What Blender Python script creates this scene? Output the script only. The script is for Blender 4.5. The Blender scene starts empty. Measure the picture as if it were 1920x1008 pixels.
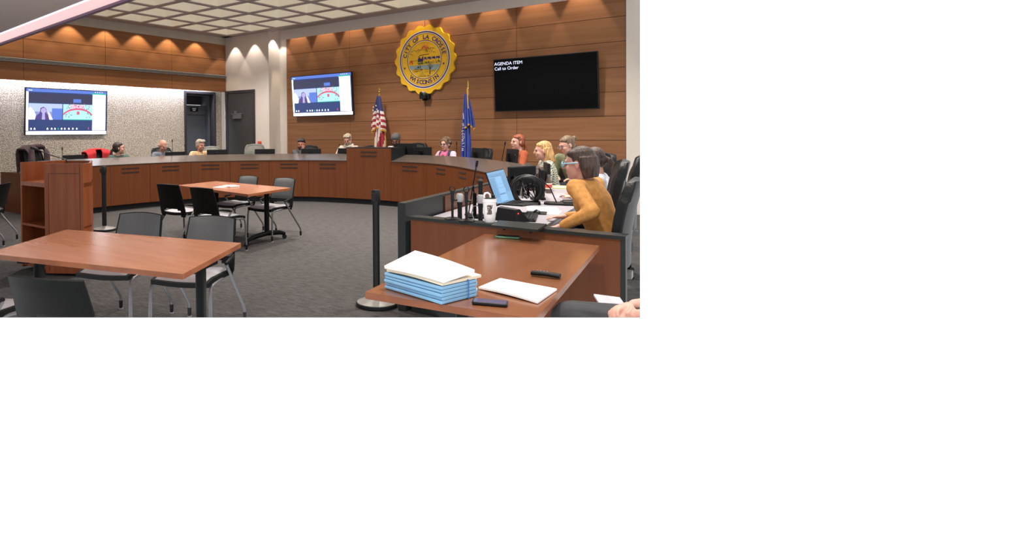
import bpy, bmesh, math, random
from mathutils import Vector as V, Matrix as M
random.seed(4)
PI = math.pi
sc = bpy.context.scene
COL = sc.collection

# ------------------------------------------------------------------ camera, world, exposure
# room frame: back wall is the plane x = 12, left wall the plane y = 13.4; the camera stands at the origin, 1.5 m up
EYE = V((0, 0, 1.5)); FPX = 1168.2; CX, CY = 600.0, 265.8
_yaw, _pitch, _roll = 0.87682, 0.01537, -0.008868
_Rz = M.Rotation(-_yaw, 3, 'Z')
_f = V((0, math.cos(_pitch), -math.sin(_pitch))); _u = V((0, math.sin(_pitch), math.cos(_pitch))); _r = V((1, 0, 0))
RT = _Rz @ (_r*math.cos(_roll) + _u*math.sin(_roll)); UP = _Rz @ (-_r*math.sin(_roll) + _u*math.cos(_roll)); FW = _Rz @ _f
cam = bpy.data.cameras.new('camera'); camo = bpy.data.objects.new('camera', cam); COL.objects.link(camo)
mw = M((RT, UP, -FW)).transposed().to_4x4(); mw.translation = EYE
camo.matrix_world = mw
cam.sensor_fit = 'HORIZONTAL'; cam.sensor_width = 36; cam.lens = FPX/1920*36
cam.shift_x = (960-CX)/1920; cam.shift_y = -(504-CY)/1920
cam.clip_start = 0.05; cam.clip_end = 100
sc.camera = camo
w = bpy.data.worlds.new('world'); sc.world = w; w.use_nodes = True
w.node_tree.nodes['Background'].inputs[0].default_value = (1, 1, 1, 1)
w.node_tree.nodes['Background'].inputs[1].default_value = .55
sc.view_settings.view_transform = 'Standard'; sc.view_settings.look = 'None'
sc.view_settings.exposure = 1.02; sc.view_settings.gamma = 1; sc.view_settings.use_curve_mapping = False
sc.cycles.max_bounces = 6; sc.cycles.diffuse_bounces = 4; sc.cycles.sample_clamp_indirect = 4

def light(name, kind, loc, power, color=(1, .93, .84), target=None, size=.1, sizey=None, angle=90, blend=.3):
    l = bpy.data.lights.new(name, kind); l.energy = power; l.color = color
    if kind == 'AREA':
        l.shape = 'RECTANGLE'; l.size = size; l.size_y = sizey or size
    else:
        l.shadow_soft_size = size
    if kind == 'SPOT':
        l.spot_size = math.radians(angle); l.spot_blend = blend
    o = bpy.data.objects.new(name, l); COL.objects.link(o); o.location = loc
    d = (V(target)-V(loc)) if target else V((0, 0, -1))
    o.rotation_euler = d.to_track_quat('-Z', 'Y').to_euler()
    return o

WARM = (1, .80, .58)
# wall-washing downlights recessed at the ceiling edge, one scallop each
for y in (10.67, 9.78, 8.90, 8.02, 7.14, 6.26, 5.38, 4.50, 3.62):
    light('wall_washer', 'SPOT', (11.865, y, 4.50), 70, WARM, size=.02, angle=58, blend=.30)
for x in (5.3, 6.18, 7.06, 7.94, 8.82, 9.70, 10.58):
    light('wall_washer', 'SPOT', (x, 12.81, 4.11), 26, WARM, size=.02, angle=94, blend=.35)
for p in ((11.43, 12.65), (11.43, 11.9), (11.8, 11.25)):
    light('wall_washer', 'SPOT', (p[0], p[1], 4.11), 22, (1, .88, .78), size=.02, angle=72, blend=.25)
# fill spots added at coffer level to brighten dais and tables
for x, y in ((10, 11), (10, 7.5), (10, 4.2), (7.6, 11), (7.6, 8), (7.6, 5), (5.4, 9), (5.4, 5.6), (5.6, 2.6), (8, 2.2)):
    light('coffer_fill_spot', 'SPOT', (x, y, 4.12), 260, (1, .92, .84), size=.12, angle=125, blend=.8)
for x, y in ((1.5, 3.2), (2.9, 1.2), (1.0, 0.2)):
    light('soffit_downlight', 'SPOT', (x, y, 2.95), 90, (1, .92, .84), size=.1, angle=130, blend=.8)

# ------------------------------------------------------------------ materials
def nm(name, rough=.5, metal=0, spec=.5):
    m = bpy.data.materials.new(name); m.use_nodes = True
    b = m.node_tree.nodes['Principled BSDF']
    b.inputs['Roughness'].default_value = rough; b.inputs['Metallic'].default_value = metal
    b.inputs['Specular IOR Level'].default_value = spec
    return m, m.node_tree, b
def s2l(c):
    return tuple(((x/255+.055)/1.055)**2.4 if x > 10 else x/255/12.92 for x in c)
def mat(name, rgb, rough=.5, metal=0, spec=.5, var=.08, scale=20, bump=0, bscale=None, stretch=(1, 1, 1), rgb2=None, detail=3, lo=.35, hi=.65):
    """procedural: a noise mixes two tones of the base colour, optional bump"""
    m, nt, b = nm(name, rough, metal, spec)
    c = s2l(rgb); c2 = s2l(rgb2) if rgb2 else tuple(x*(1-var*2) for x in c)
    tc = nt.nodes.new('ShaderNodeTexCoord'); mp = nt.nodes.new('ShaderNodeMapping'); mp.inputs['Scale'].default_value = stretch
    nt.links.new(tc.outputs['Object'], mp.inputs['Vector'])
    n = nt.nodes.new('ShaderNodeTexNoise'); n.inputs['Scale'].default_value = scale; n.inputs['Detail'].default_value = detail
    nt.links.new(mp.outputs[0], n.inputs['Vector'])
    r = nt.nodes.new('ShaderNodeValToRGB'); e = r.color_ramp.elements
    e[0].position = lo; e[1].position = hi; e[0].color = (*c2, 1); e[1].color = (*c, 1)
    nt.links.new(n.outputs['Fac'], r.inputs[0]); nt.links.new(r.outputs[0], b.inputs['Base Color'])
    if bump:
        n2 = nt.nodes.new('ShaderNodeTexNoise'); n2.inputs['Scale'].default_value = bscale or scale*3; n2.inputs['Detail'].default_value = 4
        nt.links.new(mp.outputs[0], n2.inputs['Vector'])
        bp = nt.nodes.new('ShaderNodeBump'); bp.inputs['Strength'].default_value = bump; bp.inputs['Distance'].default_value = .02
        nt.links.new(n2.outputs['Fac'], bp.inputs['Height']); nt.links.new(bp.outputs[0], b.inputs['Normal'])
    return m
def emis(name, rgb, strength=1.0):
    m, nt, b = nm(name, .4)
    b.inputs['Base Color'].default_value = (.02, .02, .02, 1)
    b.inputs['Emission Color'].default_value = (*s2l(rgb), 1); b.inputs['Emission Strength'].default_value = strength*.56
    return m
def check(name, cols, scale=30, rough=.85):
    """woven plaid from two crossing wave bands"""
    m, nt, b = nm(name, rough)
    tc = nt.nodes.new('ShaderNodeTexCoord')
    ws = []
    for d in ('X', 'Z'):
        wv = nt.nodes.new('ShaderNodeTexWave'); wv.bands_direction = d; wv.inputs['Scale'].default_value = scale; wv.inputs['Distortion'].default_value = .4
        nt.links.new(tc.outputs['Object'], wv.inputs['Vector']); ws.append(wv)
    a = nt.nodes.new('ShaderNodeMath'); a.operation = 'ADD'
    nt.links.new(ws[0].outputs['Fac'], a.inputs[0]); nt.links.new(ws[1].outputs['Fac'], a.inputs[1])
    h = nt.nodes.new('ShaderNodeMath'); h.operation = 'MULTIPLY'; h.inputs[1].default_value = .5
    nt.links.new(a.outputs[0], h.inputs[0])
    r = nt.nodes.new('ShaderNodeValToRGB'); r.color_ramp.interpolation = 'CONSTANT'; e = r.color_ramp.elements
    e[0].color = (*s2l(cols[0]), 1); e[1].position = .4; e[1].color = (*s2l(cols[1]), 1)
    x = e.new(.75); x.color = (*s2l(cols[2]), 1)
    nt.links.new(h.outputs[0], r.inputs[0]); nt.links.new(r.outputs[0], b.inputs['Base Color'])
    return m

W = {}
W['oak'] = mat('oak_panel_veneer', (141, 99, 69), .45, spec=.3, scale=2.2, stretch=(9, .35, 9), rgb2=(128, 87, 58), detail=6)
W['oak_l'] = mat('oak_panel_veneer_side', (146, 99, 62), .45, spec=.3, scale=2.2, stretch=(.35, 9, 9), rgb2=(133, 87, 53), detail=6)
W['cherry'] = mat('cherry_veneer_upright', (106, 61, 35), .38, spec=.22, scale=2.0, stretch=(9, 9, .5), rgb2=(95, 51, 28), lo=.25, hi=.75, detail=6)
W['lectern'] = mat('lectern_cherry', (136, 76, 44), .35, spec=.22, scale=2.0, stretch=(9, 9, .5), rgb2=(122, 62, 34), detail=6)
W['cherrytop'] = mat('cherry_laminate_top', (168, 114, 87), .22, spec=.65, scale=3, stretch=(7, .8, 6), rgb2=(154, 101, 75), detail=4, lo=.25, hi=.75)
W['cherrytop2'] = mat('cherry_laminate_worktop', (130, 84, 57), .20, spec=.5, scale=2, stretch=(.5, 4, 4), rgb2=(117, 73, 47), detail=2, lo=.25, hi=.75)
W['cherryedge'] = mat('cherry_edge_band', (150, 90, 55), .4, scale=6, rgb2=(128, 72, 44))
W['gap'] = mat('shadow_gap_dark', (46, 26, 16), .8)
W['white'] = mat('wall_paint_white', (214, 206, 198), .7, var=.015, scale=3)
W['grey_paint'] = mat('bulkhead_paint_grey', (188, 178, 164), .7, var=.03, scale=3)
W['taupe'] = mat('ceiling_bar_paint', (172, 160, 156), .7, var=.03, scale=3)
W['cream'] = mat('coffer_paint_with_glow', (252, 246, 226), .7, rgb2=(244, 236, 212), scale=1.6, stretch=(1, 1, .4))
_b = W['cream'].node_tree.nodes['Principled BSDF']; _b.inputs['Emission Color'].default_value = (.95, .86, .66, 1); _b.inputs['Emission Strength'].default_value = .10   # coffer brightness put into the cream paint as faint emission
W['soffit'] = mat('soffit_paint', (204, 194, 190), .8, var=.02, scale=3)
W['lip'] = mat('soffit_lip_paint', (112, 92, 112), .7, var=.04)
W['black'] = mat('black_plastic', (26, 27, 29), .42, spec=.25, var=.08, scale=60)
W['blackm'] = mat('black_metal', (13, 14, 15), .45, spec=.12, var=.06, scale=40)
W['shell'] = mat('black_shell_plastic', (17, 19, 19), .5, spec=.14, var=.05, scale=120, bump=.05)
W['pad'] = mat('charcoal_chair_fabric', (72, 74, 76), .55, var=.07, scale=200, bump=.1)
W['seatpad'] = mat('grey_vinyl_seat', (158, 158, 164), .45, var=.04, scale=40)
W['silver'] = mat('silver_powdercoat', (112, 111, 114), .35, metal=.3, var=.04)
W['steel'] = mat('brushed_base_steel', (120, 118, 114), .45, metal=.2, var=.04)
W['grille'] = mat('pale_silver_mesh', (190, 190, 194), .4, metal=.2, var=.1, scale=200)
W['chrome'] = mat('chrome', (215, 215, 218), .12, metal=1, var=.02)
W['leather'] = mat('black_leather', (24, 26, 29), .42, spec=.25, var=.12, scale=14, bump=.15, bscale=60)
W['greyleather'] = mat('grey_leather', (112, 112, 106), .4, var=.08, scale=14, bump=.12, bscale=60)
W['lam'] = mat('charcoal_laminate', (38, 42, 42), .36, spec=.2, var=.07, scale=80)
W['cap'] = mat('bronze_laminate_cap', (80, 72, 67), .22, spec=.7, var=.04, scale=90)
W['desk'] = mat('pale_grey_laminate', (166, 162, 170), .35, var=.03, scale=60)
W['doorp'] = mat('slate_door_paint', (92, 98, 108), .5, var=.04, scale=8)
W['doork'] = mat('dark_door_paint', (58, 58, 58), .5, var=.04, scale=8)
W['frame'] = mat('dark_frame_paint', (52, 50, 54), .45, var=.05)
W['screen'] = mat('tv_glass_black', (8, 8, 10), .22, spec=.06, var=.05)
W['paper'] = mat('white_paper', (250, 248, 250), .7, var=.01)
W['paper2'] = mat('cream_paper', (232, 222, 200), .7, var=.03)
W['yellow'] = mat('yellow_pad_paper', (236, 226, 150), .7, var=.03)
W['bluef'] = mat('blue_folder_card', (132, 182, 220), .6, var=.05, scale=12, stretch=(1, 1, 6))
W['band'] = mat('blue_elastic', (40, 120, 200), .6)
W['gold'] = mat('gold_fringe', (214, 160, 50), .45, var=.12, scale=150, bump=.2)
W['brass'] = mat('brass', (200, 160, 90), .25, metal=.9, var=.05)
W['vent'] = mat('vent_metal', (196, 188, 176), .5, metal=.0, var=.06, stretch=(30, 1, 1))
W['skin'] = mat('skin', (196, 140, 120), .55, var=.06, scale=12)
W['skin2'] = mat('skin_fair', (206, 154, 138), .55, var=.05, scale=12)
W['skin3'] = mat('skin_warm', (184, 126, 104), .55, var=.06, scale=12)
W['eye'] = mat('eye_dark', (40, 30, 28), .3)
W['lips'] = mat('lips', (186, 100, 96), .5)
W['brow'] = mat('eyebrow_hair', (84, 62, 50), .8)
def hairm(name, a, b): return mat(name, a, .55, rgb2=b, scale=7, stretch=(8, 8, 1), detail=6, bump=.35, bscale=14)
W['h_brown'] = hairm('brown_hair', (84, 60, 50), (44, 30, 26))
W['h_dark'] = hairm('dark_hair', (52, 38, 34), (28, 20, 20))
W['h_grey'] = hairm('grey_hair', (176, 168, 156), (116, 106, 96))
W['h_white'] = hairm('white_hair', (188, 172, 152), (148, 134, 116))
W['h_blond'] = hairm('blonde_hair', (206, 164, 102), (120, 84, 46))
W['h_red'] = hairm('auburn_hair', (164, 88, 52), (98, 46, 28))
W['h_ltbr'] = hairm('light_brown_hair', (122, 98, 72), (72, 54, 40))
W['denim'] = mat('dark_trousers', (48, 50, 60), .85, var=.1, scale=60)

# carpet: short streaks of greys
def carpet():
    m, nt, b = nm('carpet_tile_grey', .95, spec=.1)
    tc = nt.nodes.new('ShaderNodeTexCoord')
    def noise(scale, st, rot=0):
        mp = nt.nodes.new('ShaderNodeMapping'); mp.inputs['Scale'].default_value = st; mp.inputs['Rotation'].default_value = (0, 0, rot)
        nt.links.new(tc.outputs['Object'], mp.inputs['Vector'])
        n = nt.nodes.new('ShaderNodeTexNoise'); n.inputs['Scale'].default_value = scale; n.inputs['Detail'].default_value = 5; n.inputs['Roughness'].default_value = .7
        nt.links.new(mp.outputs[0], n.inputs['Vector']); return n
    a = noise(9, (3.2, .9, 1), .35); c = noise(60, (1.6, 1, 1), .35)
    mx = nt.nodes.new('ShaderNodeMath'); mx.operation = 'MULTIPLY_ADD'; mx.inputs[1].default_value = .55
    sc_ = nt.nodes.new('ShaderNodeMath'); sc_.operation = 'MULTIPLY'; sc_.inputs[1].default_value = .45
    nt.links.new(c.outputs['Fac'], sc_.inputs[0]); nt.links.new(a.outputs['Fac'], mx.inputs[0]); nt.links.new(sc_.outputs[0], mx.inputs[2])
    r = nt.nodes.new('ShaderNodeValToRGB'); e = r.color_ramp.elements
    e[0].position = .36; e[0].color = (*s2l((52, 51, 51)), 1); e[1].position = .64; e[1].color = (*s2l((87, 85, 85)), 1)
    nt.links.new(mx.outputs[0], r.inputs[0]); nt.links.new(r.outputs[0], b.inputs['Base Color'])
    bp = nt.nodes.new('ShaderNodeBump'); bp.inputs['Strength'].default_value = .4; bp.inputs['Distance'].default_value = .01
    nt.links.new(c.outputs['Fac'], bp.inputs['Height']); nt.links.new(bp.outputs[0], b.inputs['Normal'])
    return m
W['carpet'] = carpet()
def aggregate():
    m, nt, b = nm('exposed_aggregate', .9, spec=.2)
    tc = nt.nodes.new('ShaderNodeTexCoord')
    v = nt.nodes.new('ShaderNodeTexVoronoi'); v.inputs['Scale'].default_value = 58
    n = nt.nodes.new('ShaderNodeTexNoise'); n.inputs['Scale'].default_value = 48; n.inputs['Detail'].default_value = 5
    nt.links.new(tc.outputs['Object'], v.inputs['Vector']); nt.links.new(tc.outputs['Object'], n.inputs['Vector'])
    a = nt.nodes.new('ShaderNodeMath'); a.operation = 'MULTIPLY_ADD'; a.inputs[1].default_value = -.6
    nt.links.new(v.outputs['Distance'], a.inputs[0]); nt.links.new(n.outputs['Fac'], a.inputs[2])
    r = nt.nodes.new('ShaderNodeValToRGB'); e = r.color_ramp.elements
    e[0].position = .12; e[0].color = (*s2l((170, 158, 140)), 1); e[1].position = .42; e[1].color = (*s2l((236, 226, 212)), 1)
    nt.links.new(a.outputs[0], r.inputs[0]); nt.links.new(r.outputs[0], b.inputs['Base Color'])
    bp = nt.nodes.new('ShaderNodeBump'); bp.inputs['Strength'].default_value = 1; bp.inputs['Distance'].default_value = .03
    nt.links.new(a.outputs[0], bp.inputs['Height']); nt.links.new(bp.outputs[0], b.inputs['Normal'])
    return m
W['agg'] = aggregate()

# ------------------------------------------------------------------ mesh helpers
class MB:
    def __init__(s): s.v = []; s.f = []; s.m = []; s.xf = M.Identity(4)
    def add(s, vs, fs, m=0):
        b = len(s.v); s.v += [tuple(s.xf @ V(p)) for p in vs]
        for f in fs: s.f.append([b+i for i in f]); s.m.append(m)
        return s
    def box(s, c, d, rz=0, m=0, R=None):
        R = R or M.Rotation(rz, 3, 'Z'); c = V(c)
        vs = [c + R @ V((x*d[0]/2, y*d[1]/2, z*d[2]/2)) for x in (-1, 1) for y in (-1, 1) for z in (-1, 1)]
        return s.add(vs, [(0, 1, 3, 2), (4, 6, 7, 5), (0, 4, 5, 1), (2, 3, 7, 6), (0, 2, 6, 4), (1, 5, 7, 3)], m)
    def prism(s, poly, z0, z1, m=0):
        n = len(poly); ar = sum(poly[i][0]*poly[(i+1) % n][1]-poly[(i+1) % n][0]*poly[i][1] for i in range(n))
        if ar < 0: poly = poly[::-1]
        vs = [(p[0], p[1], z0) for p in poly]+[(p[0], p[1], z1) for p in poly]
        return s.add(vs, [list(range(n))[::-1], list(range(n, 2*n))]+[(i, (i+1) % n, n+(i+1) % n, n+i) for i in range(n)], m)
    def rings(s, R, m=0, caps=True, loop=False):
        n = len(R[0]); vs = [p for r in R for p in r]; fs = []
        K = len(R)
        for k in range(K if loop else K-1):
            for i in range(n):
                a, b2 = k*n, ((k+1) % K)*n; fs.append((a+i, a+(i+1) % n, b2+(i+1) % n, b2+i))
        if caps and not loop: fs += [list(range(n))[::-1], [(K-1)*n+i for i in range(n)]]
        return s.add(vs, fs, m)
    def tube(s, P, r, n=8, m=0, loop=False, flat=1.0):
        P = [V(p) for p in P]; K = len(P); rr = r if isinstance(r, (list, tuple)) else [r]*K
        t = [((P[(i+1) % K] if (loop or i < K-1) else P[i])-(P[i-1] if (loop or i > 0) else P[i])).normalized() for i in range(K)]
        a = t[0].orthogonal().normalized(); R = []
        for i in range(K):
            a = (a-t[i]*a.dot(t[i])).normalized(); b2 = t[i].cross(a)
            R.append([P[i]+(a*math.cos(q)+b2*math.sin(q)*flat)*rr[i] for q in [2*PI*j/n for j in range(n)]])
        return s.rings(R, m, loop=loop)
    def lathe(s, prof, c=(0, 0, 0), n=24, m=0, ax=None):
        R0 = ax.to_track_quat('Z', 'Y').to_matrix() if ax else M.Identity(3); c = V(c)
        R = [[c+R0 @ V((r*math.cos(2*PI*j/n), r*math.sin(2*PI*j/n), z)) for j in range(n)] for r, z in prof]
        return s.rings(R, m)
    def ball(s, c, r, m=0, R=None, n=14, k=9):
        r = (r, r, r) if not hasattr(r, '__len__') else r; R = R or M.Identity(3); c = V(c); vs = [c+R @ V((0, 0, -r[2]))]
        for i in range(1, k):
            a = -PI/2+PI*i/k
            vs += [c+R @ V((r[0]*math.cos(a)*math.cos(2*PI*j/n), r[1]*math.cos(a)*math.sin(2*PI*j/n), r[2]*math.sin(a))) for j in range(n)]
        vs.append(c+R @ V((0, 0, r[2]))); L = len(vs)-1
        fs = [(0, 1+(j+1) % n, 1+j) for j in range(n)]+[(1+i*n+j, 1+i*n+(j+1) % n, 1+(i+1)*n+(j+1) % n, 1+(i+1)*n+j) for i in range(k-2) for j in range(n)]
        fs += [(L, 1+(k-2)*n+j, 1+(k-2)*n+(j+1) % n) for j in range(n)]
        return s.add(vs, fs, m)
    def caps(s, a, b, ra, rb, n=12, m=0, side=None, flat=1.0):
        """tapered capsule; flat squashes it along the direction across `side`"""
        a, b = V(a), V(b); t = (b-a).normalized() if (b-a).length > 1e-6 else V((0, 0, 1))
        x = (V(side)-t*V(side).dot(t)).normalized() if side is not None else t.orthogonal().normalized()
        y = t.cross(x); R = []
        for q in (-85, -60, -30, 0):
            q = math.radians(q); R.append((a+t*math.sin(q)*ra, ra*math.cos(q)))
        for q in (0, 30, 60, 85):
            q = math.radians(q); R.append((b+t*math.sin(q)*rb, rb*math.cos(q)))
        return s.rings([[c+(x*math.cos(2*PI*j/n)+y*math.sin(2*PI*j/n)*flat)*r for j in range(n)] for c, r in R], m)
    def sheet(s, fn, nu, nv, t=.01, mask=None, mf=None, m=0, edge=None):
        """solid sheet from fn(u,v), u,v in 0..1, thickness t"""
        P = [[V(fn(i/nu, j/nv)) for i in range(nu+1)] for j in range(nv+1)]
        idx = lambda i, j: j*(nu+1)+i
        N = []
        for j in range(nv+1):
            for i in range(nu+1):
                a = P[j][min(i+1, nu)]-P[j][max(i-1, 0)]; b = P[min(j+1, nv)][i]-P[max(j-1, 0)][i]
                N.append(a.cross(b).normalized() if a.cross(b).length > 1e-9 else V((0, 0, 1)))
        f0 = [p for r in P for p in r]; vs = f0+[p-N[k]*t for k, p in enumerate(f0)]; o = len(f0)
        cells = [(i, j) for j in range(nv) for i in range(nu) if not (mask and mask((i+.5)/nu, (j+.5)/nv))]
        fs = []; ms = []; cnt = {}
        for i, j in cells:
            q = [idx(i, j), idx(i+1, j), idx(i+1, j+1), idx(i, j+1)]; mm = mf((i+.5)/nu, (j+.5)/nv) if mf else m
            fs.append(q); ms.append(mm); fs.append([k+o for k in q[::-1]]); ms.append(mm)
            for k in range(4):
                e = (q[k], q[(k+1) % 4]); cnt[tuple(sorted(e))] = cnt.get(tuple(sorted(e)), [])+[(e, mm)]
        for L in cnt.values():
            if len(L) == 1:
                (a, b), mm = L[0]; fs.append([b, a, a+o, b+o]); ms.append(mm if edge is None else edge)
        base = len(s.v); s.v += [tuple(s.xf @ V(p)) for p in vs]
        s.f += [[base+k for k in f] for f in fs]; s.m += ms
        return s

def rrect(cx, cy, wx, wy, r, n=5, rz=0):
    P = []
    for sx, sy, a0 in ((1, 1, 0), (-1, 1, 90), (-1, -1, 180), (1, -1, 270)):
        for k in range(n+1):
            a = math.radians(a0+90*k/n); x = sx*(wx/2-r)+r*math.cos(a); y = sy*(wy/2-r)+r*math.sin(a)
            P.append((cx+x*math.cos(rz)-y*math.sin(rz), cy+x*math.sin(rz)+y*math.cos(rz)))
    return P

def obj(name, mb, mats, parent=None, smooth=False, bevel=0, seg=2, kind=None, label=None):
    me = bpy.data.meshes.new(name); me.from_pydata(mb.v, [], mb.f)
    mats = mats if isinstance(mats, (list, tuple)) else [mats]
    for k in mats: me.materials.append(W[k] if isinstance(k, str) else k)
    for p, mi in zip(me.polygons, mb.m): p.material_index = mi
    if smooth:
        for p in me.polygons: p.use_smooth = True
        try: me.set_sharp_from_angle(angle=math.radians(40 if smooth is True else smooth))
        except Exception: pass
    me.validate(); me.update()
    o = bpy.data.objects.new(name, me); COL.objects.link(o)
    if parent: o.parent = parent
    if bevel:
        b = o.modifiers.new('bevel', 'BEVEL'); b.width = bevel; b.segments = seg; b.limit_method = 'ANGLE'; b.angle_limit = math.radians(40); b.harden_normals = False
    if kind: o['kind'] = kind
    if label: o['label'] = label
    return o
def tag(o, label, cat, group=None):
    o['label'] = label; o['category'] = cat
    if group: o['group'] = group
    return o
def thing(name, label, cat, loc=(0, 0, 0), rz=0, group=None):
    o = bpy.data.objects.new(name, None); COL.objects.link(o); o.location = loc; o.rotation_euler = (0, 0, rz); o.empty_display_size = .1
    return tag(o, label, cat, group)
def dup(root, loc, rz, label, group=None):
    r = root.copy(); COL.objects.link(r); r.location = loc; r.rotation_euler = (0, 0, rz); r['label'] = label
    if group: r['group'] = group
    for ch in list(root.children):
        c = ch.copy(); COL.objects.link(c); c.parent = r
        for g in ch.children:
            d = g.copy(); COL.objects.link(d); d.parent = c
    return r
def struct(name, mb, mats, **k): return obj(name, mb, mats, kind='structure', **k)
def yaw_of(dx, dy): return math.atan2(-dx, dy)          # local +y turned to (dx, dy)

_fc = {}
def glyphs(txt, size, bold=0):
    """flat text as (verts, faces), centred on x, baseline y=0"""
    key = (txt, size, bold)
    if key not in _fc:
        c = bpy.data.curves.new('t', 'FONT'); c.body = txt; c.size = size; c.align_x = 'CENTER'; c.offset = bold; c.resolution_u = 3
        o = bpy.data.objects.new('t', c); COL.objects.link(o)
        dg = bpy.context.evaluated_depsgraph_get(); me = bpy.data.meshes.new_from_object(o.evaluated_get(dg))
        _fc[key] = ([tuple(v.co) for v in me.vertices], [list(p.vertices) for p in me.polygons])
        bpy.data.objects.remove(o); bpy.data.curves.remove(c); bpy.data.meshes.remove(me)
    return _fc[key]
class Plane:
    """drawing frame on a flat face: origin, right, up; `out` lifts a shape off the face"""
    def __init__(s, O, R, U): s.O, s.R, s.U = V(O), V(R).normalized(), V(U).normalized(); s.N = s.R.cross(s.U); s.mb = MB()
    def p(s, x, y, out=0): return s.O+s.R*x+s.U*y+s.N*out
    def poly(s, pts, m, out=.001, th=0):
        s.mb.add([s.p(x, y, out) for x, y in pts], [list(range(len(pts)))], m); return s
    def rect(s, x0, y0, x1, y1, m, out=.001): return s.poly([(x0, y0), (x1, y0), (x1, y1), (x0, y1)], m, out)
    def line(s, pts, wd, m, out=.001):
        for a, b in zip(pts[:-1], pts[1:]):
            d = V((b[0]-a[0], b[1]-a[1])).normalized()*wd/2; n = (-d[1], d[0])
            s.poly([(a[0]+n[0], a[1]+n[1]), (a[0]-n[0], a[1]-n[1]), (b[0]-n[0], b[1]-n[1]), (b[0]+n[0], b[1]+n[1])][::-1], m, out)
        return s
    def ring(s, r0, r1, m, out=.001, n=72, c=(0, 0)):
        for k in range(n):
            a, b = 2*PI*k/n, 2*PI*(k+1)/n
            s.poly([(c[0]+r0*math.cos(a), c[1]+r0*math.sin(a)), (c[0]+r1*math.cos(a), c[1]+r1*math.sin(a)), (c[0]+r1*math.cos(b), c[1]+r1*math.sin(b)), (c[0]+r0*math.cos(b), c[1]+r0*math.sin(b))], m, out)
        return s
    def text(s, t, x, y, size, m, out=.002, rot=0, bold=0, sx=1):
        vs, fs = glyphs(t, size, bold); ca, sa = math.cos(rot), math.sin(rot)
        s.mb.add([s.p(x+vx*sx*ca-vy*sa, y+vx*sx*sa+vy*ca, out) for vx, vy, _ in vs], fs, m); return s

# ================================================================== THE ROOM
mb = MB(); mb.box((5, 5, -.05), (22, 19, .1)); struct('floor', mb, 'carpet')
# back wall: veneer panels with fine shadow gaps on a dark backing
bw = MB(); bw.box((12.12, 7.0, 2.05), (.2, 8.22, 4.16), m=1); bw.box((12.0, 7.0, 4.7), (.05, 8.22, .38), m=2)
ys = [2.9, 4.9, 6.965, 9.03, 11.1]; zs = [.78, .885, 1.31, 1.745, 2.18, 2.615, 3.075, 3.52, 3.99, 4.50]
for a, b in zip(ys[:-1], ys[1:]):
    for c, d in zip(zs[:-1], zs[1:]): bw.box((12.01, (a+b)/2, (c+d)/2), (.03, b-a-.008, d-c-.008), m=0)
bw.box((11.80, 7.0, 4.025), (.03, 8.2, .265), m=2); bw.box((12.0, 7, .39), (.03, 8.2, .78), m=3)
struct('wall_back', bw, ['oak', 'gap', 'white', 'gap'])
mb = MB(); mb.box((11.93, 12.25, 2.1), (.6, 1.72, 4.2)); mb.box((12.15, 11.2, 2.1), (.2, .5, 4.2)); struct('wall_column', mb, 'white')
mb = MB(); mb.box((12.1, .6, 2.1), (.24, 4.59, 4.2)); struct('wall_right', mb, 'white')
# left wall: exposed aggregate below, veneer bulkhead above, door recess cut out
mb = MB()
for x0, x1, z0, z1 in ((1.5, 10.46, 0, 4.2), (11.54, 11.76, 0, 4.2), (10.46, 11.54, 2.64, 4.2)): mb.box(((x0+x1)/2, 13.55, (z0+z1)/2), (x1-x0, .3, z1-z0))
struct('wall_left', mb, 'agg')
mb = MB(); mb.box((11.85, 13.55, 2.1), (.2, .3, 4.2)); struct('wall_left_return', mb, 'white')
mb = MB(); mb.box((8.4, 13.16, 3.38), (6.44, .18, 1.42), m=1)
xs = [5.2, 6.05, 7.94, 9.81, 11.62]
for a, b in zip(xs[:-1], xs[1:]):
    for c, d in ((2.63, 3.0), (3.1, 3.505), (3.505, 3.93)): mb.box(((a+b)/2, 13.06, (c+d)/2), (b-a-.008, .03, d-c-.008), m=0)
mb.box((8.4, 13.15, 4.03), (6.44, .2, .2), m=2)
struct('wall_left_bulkhead', mb, ['oak_l', 'gap', 'grey_paint'])
mb = MB(); mb.box((8.4, 13.045, 3.05), (6.44, .03, .085), m=0)
for k in range(3): mb.box((8.4, 13.02, 3.025+.025*k), (6.44, .02, .006), m=1)
struct('trim_1', mb, ['vent', 'frame'], label='grey linear air slot between the upper wood panels')
mb = MB(); mb.box((3.4, 13.385, .07), (3.9, .03, .14)); struct('baseboard_left', mb, 'black')
light('cove_light', 'AREA', (8.1, 13.31, 2.86), 95, (.86, .86, 1), size=6.2, sizey=.08)
mb = MB(); mb.box((8.4, 13.31, 2.90), (6.3, .09, .03)); obj('trim_2', mb, emis('cove_led', (225, 225, 255), 3), kind='structure')

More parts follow.
